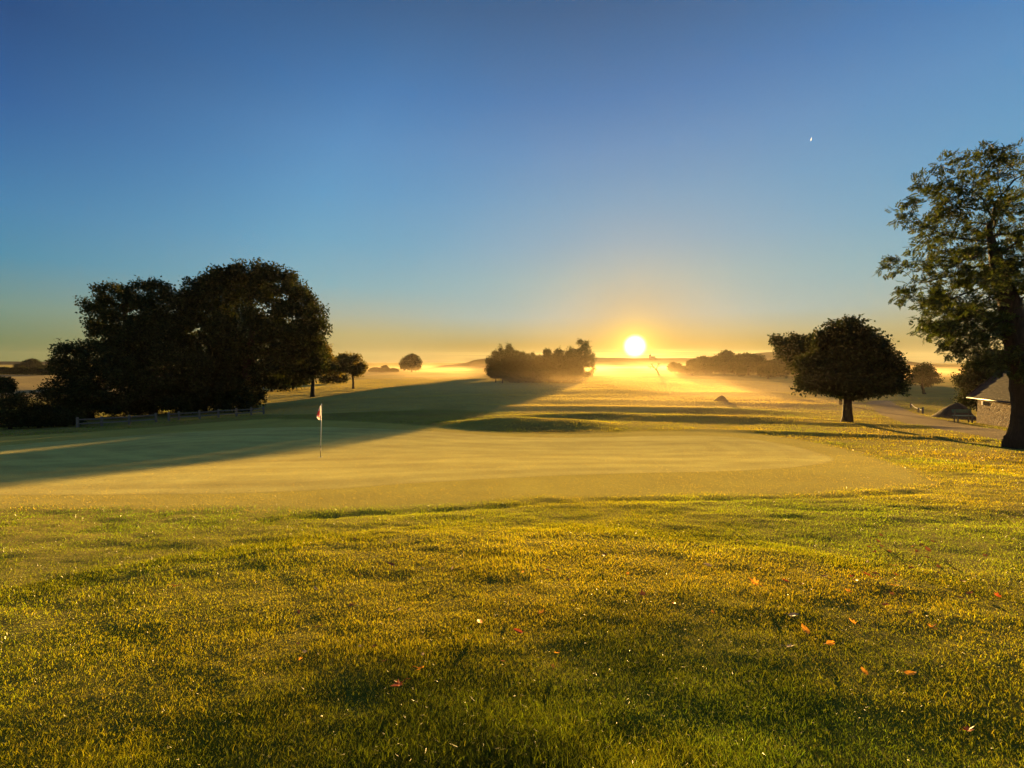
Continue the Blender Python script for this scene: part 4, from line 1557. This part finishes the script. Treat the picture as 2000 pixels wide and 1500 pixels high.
# the physical sky, its glare round the sun held back as a phone camera does
wn = ramp([(0.0, W_(.12)), (5 / 180, W_(.2)), (10 / 180, W_(.3)), (16 / 180, W_(.4)), (28 / 180, W_(.7)), (36 / 180, W_(.85)), (46 / 180, W_(1))], math_('DIVIDE', ang, 180.0), 'LINEAR')
ns = mixc('MULTIPLY', 1.0, mixc('MULTIPLY', 1.0, sky.outputs[0], wn), (0.05, 0.05, 0.05))
c0 = mixc('ADD', 1.0, ns, g)
w1 = math_('MULTIPLY', math_('EXPONENT', math_('DIVIDE', ang, -5.5)), 0.88)
c1 = mixc('MIX', w1, c0, (0.56, 0.29, 0.04))
# thin bright cloud streaks low over the ridge
cv = N(nt, 'ShaderNodeCombineXYZ')
L(math_('MULTIPLY', sep.outputs['X'], 5.0), cv.inputs[0])
L(math_('MULTIPLY', sep.outputs['Y'], 5.0), cv.inputs[1])
L(math_('MULTIPLY', sep.outputs['Z'], 420.0), cv.inputs[2])
cn = N(nt, 'ShaderNodeTexNoise', Scale=1.0, Detail=3.0)
L(cv.outputs[0], cn.inputs['Vector'])
st = ramp([(0.50, (0, 0, 0)), (0.62, (1, 1, 1))], cn.outputs['Fac'], 'LINEAR')
band = ramp([(0.0, (0, 0, 0)), (0.002, (1, 1, 1)), (0.016, (1, 1, 1)), (0.026, (0, 0, 0))], sep.outputs['Z'], 'LINEAR')
w2 = math_('MULTIPLY', math_('EXPONENT', math_('DIVIDE', ang, -9.0)), 1.0)
sf = math_('MULTIPLY', math_('MULTIPLY', st, band), w2)
c2 = mixc('ADD', sf, c1, (0.8, 0.60, 0.14))
# the sun itself and its close glare
core = N(nt, 'ShaderNodeMapRange', interpolation_type='SMOOTHSTEP')
L(ang, core.inputs['Value'])
core.inputs['From Min'].default_value = 0.2
core.inputs['From Max'].default_value = 1.65
core.inputs['To Min'].default_value = 1.0
core.inputs['To Max'].default_value = 0.0
glare = math_('MULTIPLY', math_('EXPONENT', math_('DIVIDE', ang, -1.5)), 1.5)
c3 = mixc('ADD', math_('MINIMUM', glare, 1.0), c2, (0.55, 0.40, 0.07))
c4 = mixc('ADD', core.outputs[0], c3, (3.0, 2.6, 2.0))
bg = N(nt, 'ShaderNodeBackground', Strength=0.05)
L(mixc('MULTIPLY', 1.0, c4, (7.6, 7.6, 7.6)), bg.inputs['Color'])
L(bg.outputs[0], wo.inputs['Surface'])

# ------------------------------------------------------------------ render settings
scene.view_settings.view_transform = 'Standard'
scene.view_settings.look = 'None'
scene.view_settings.exposure = 2.1
scene.view_settings.gamma = 1.0
cy = scene.cycles
cy.use_denoising = True
try:
    cy.denoiser = 'OPENIMAGEDENOISE'
except Exception:
    pass
cy.max_bounces = 5
cy.diffuse_bounces = 2
cy.glossy_bounces = 2
cy.transmission_bounces = 3
cy.volume_bounces = 2
cy.transparent_max_bounces = 4
cy.sample_clamp_indirect = 4.0
cy.sample_clamp_direct = 30.0
cy.use_adaptive_sampling = True
cy.adaptive_threshold = 0.02
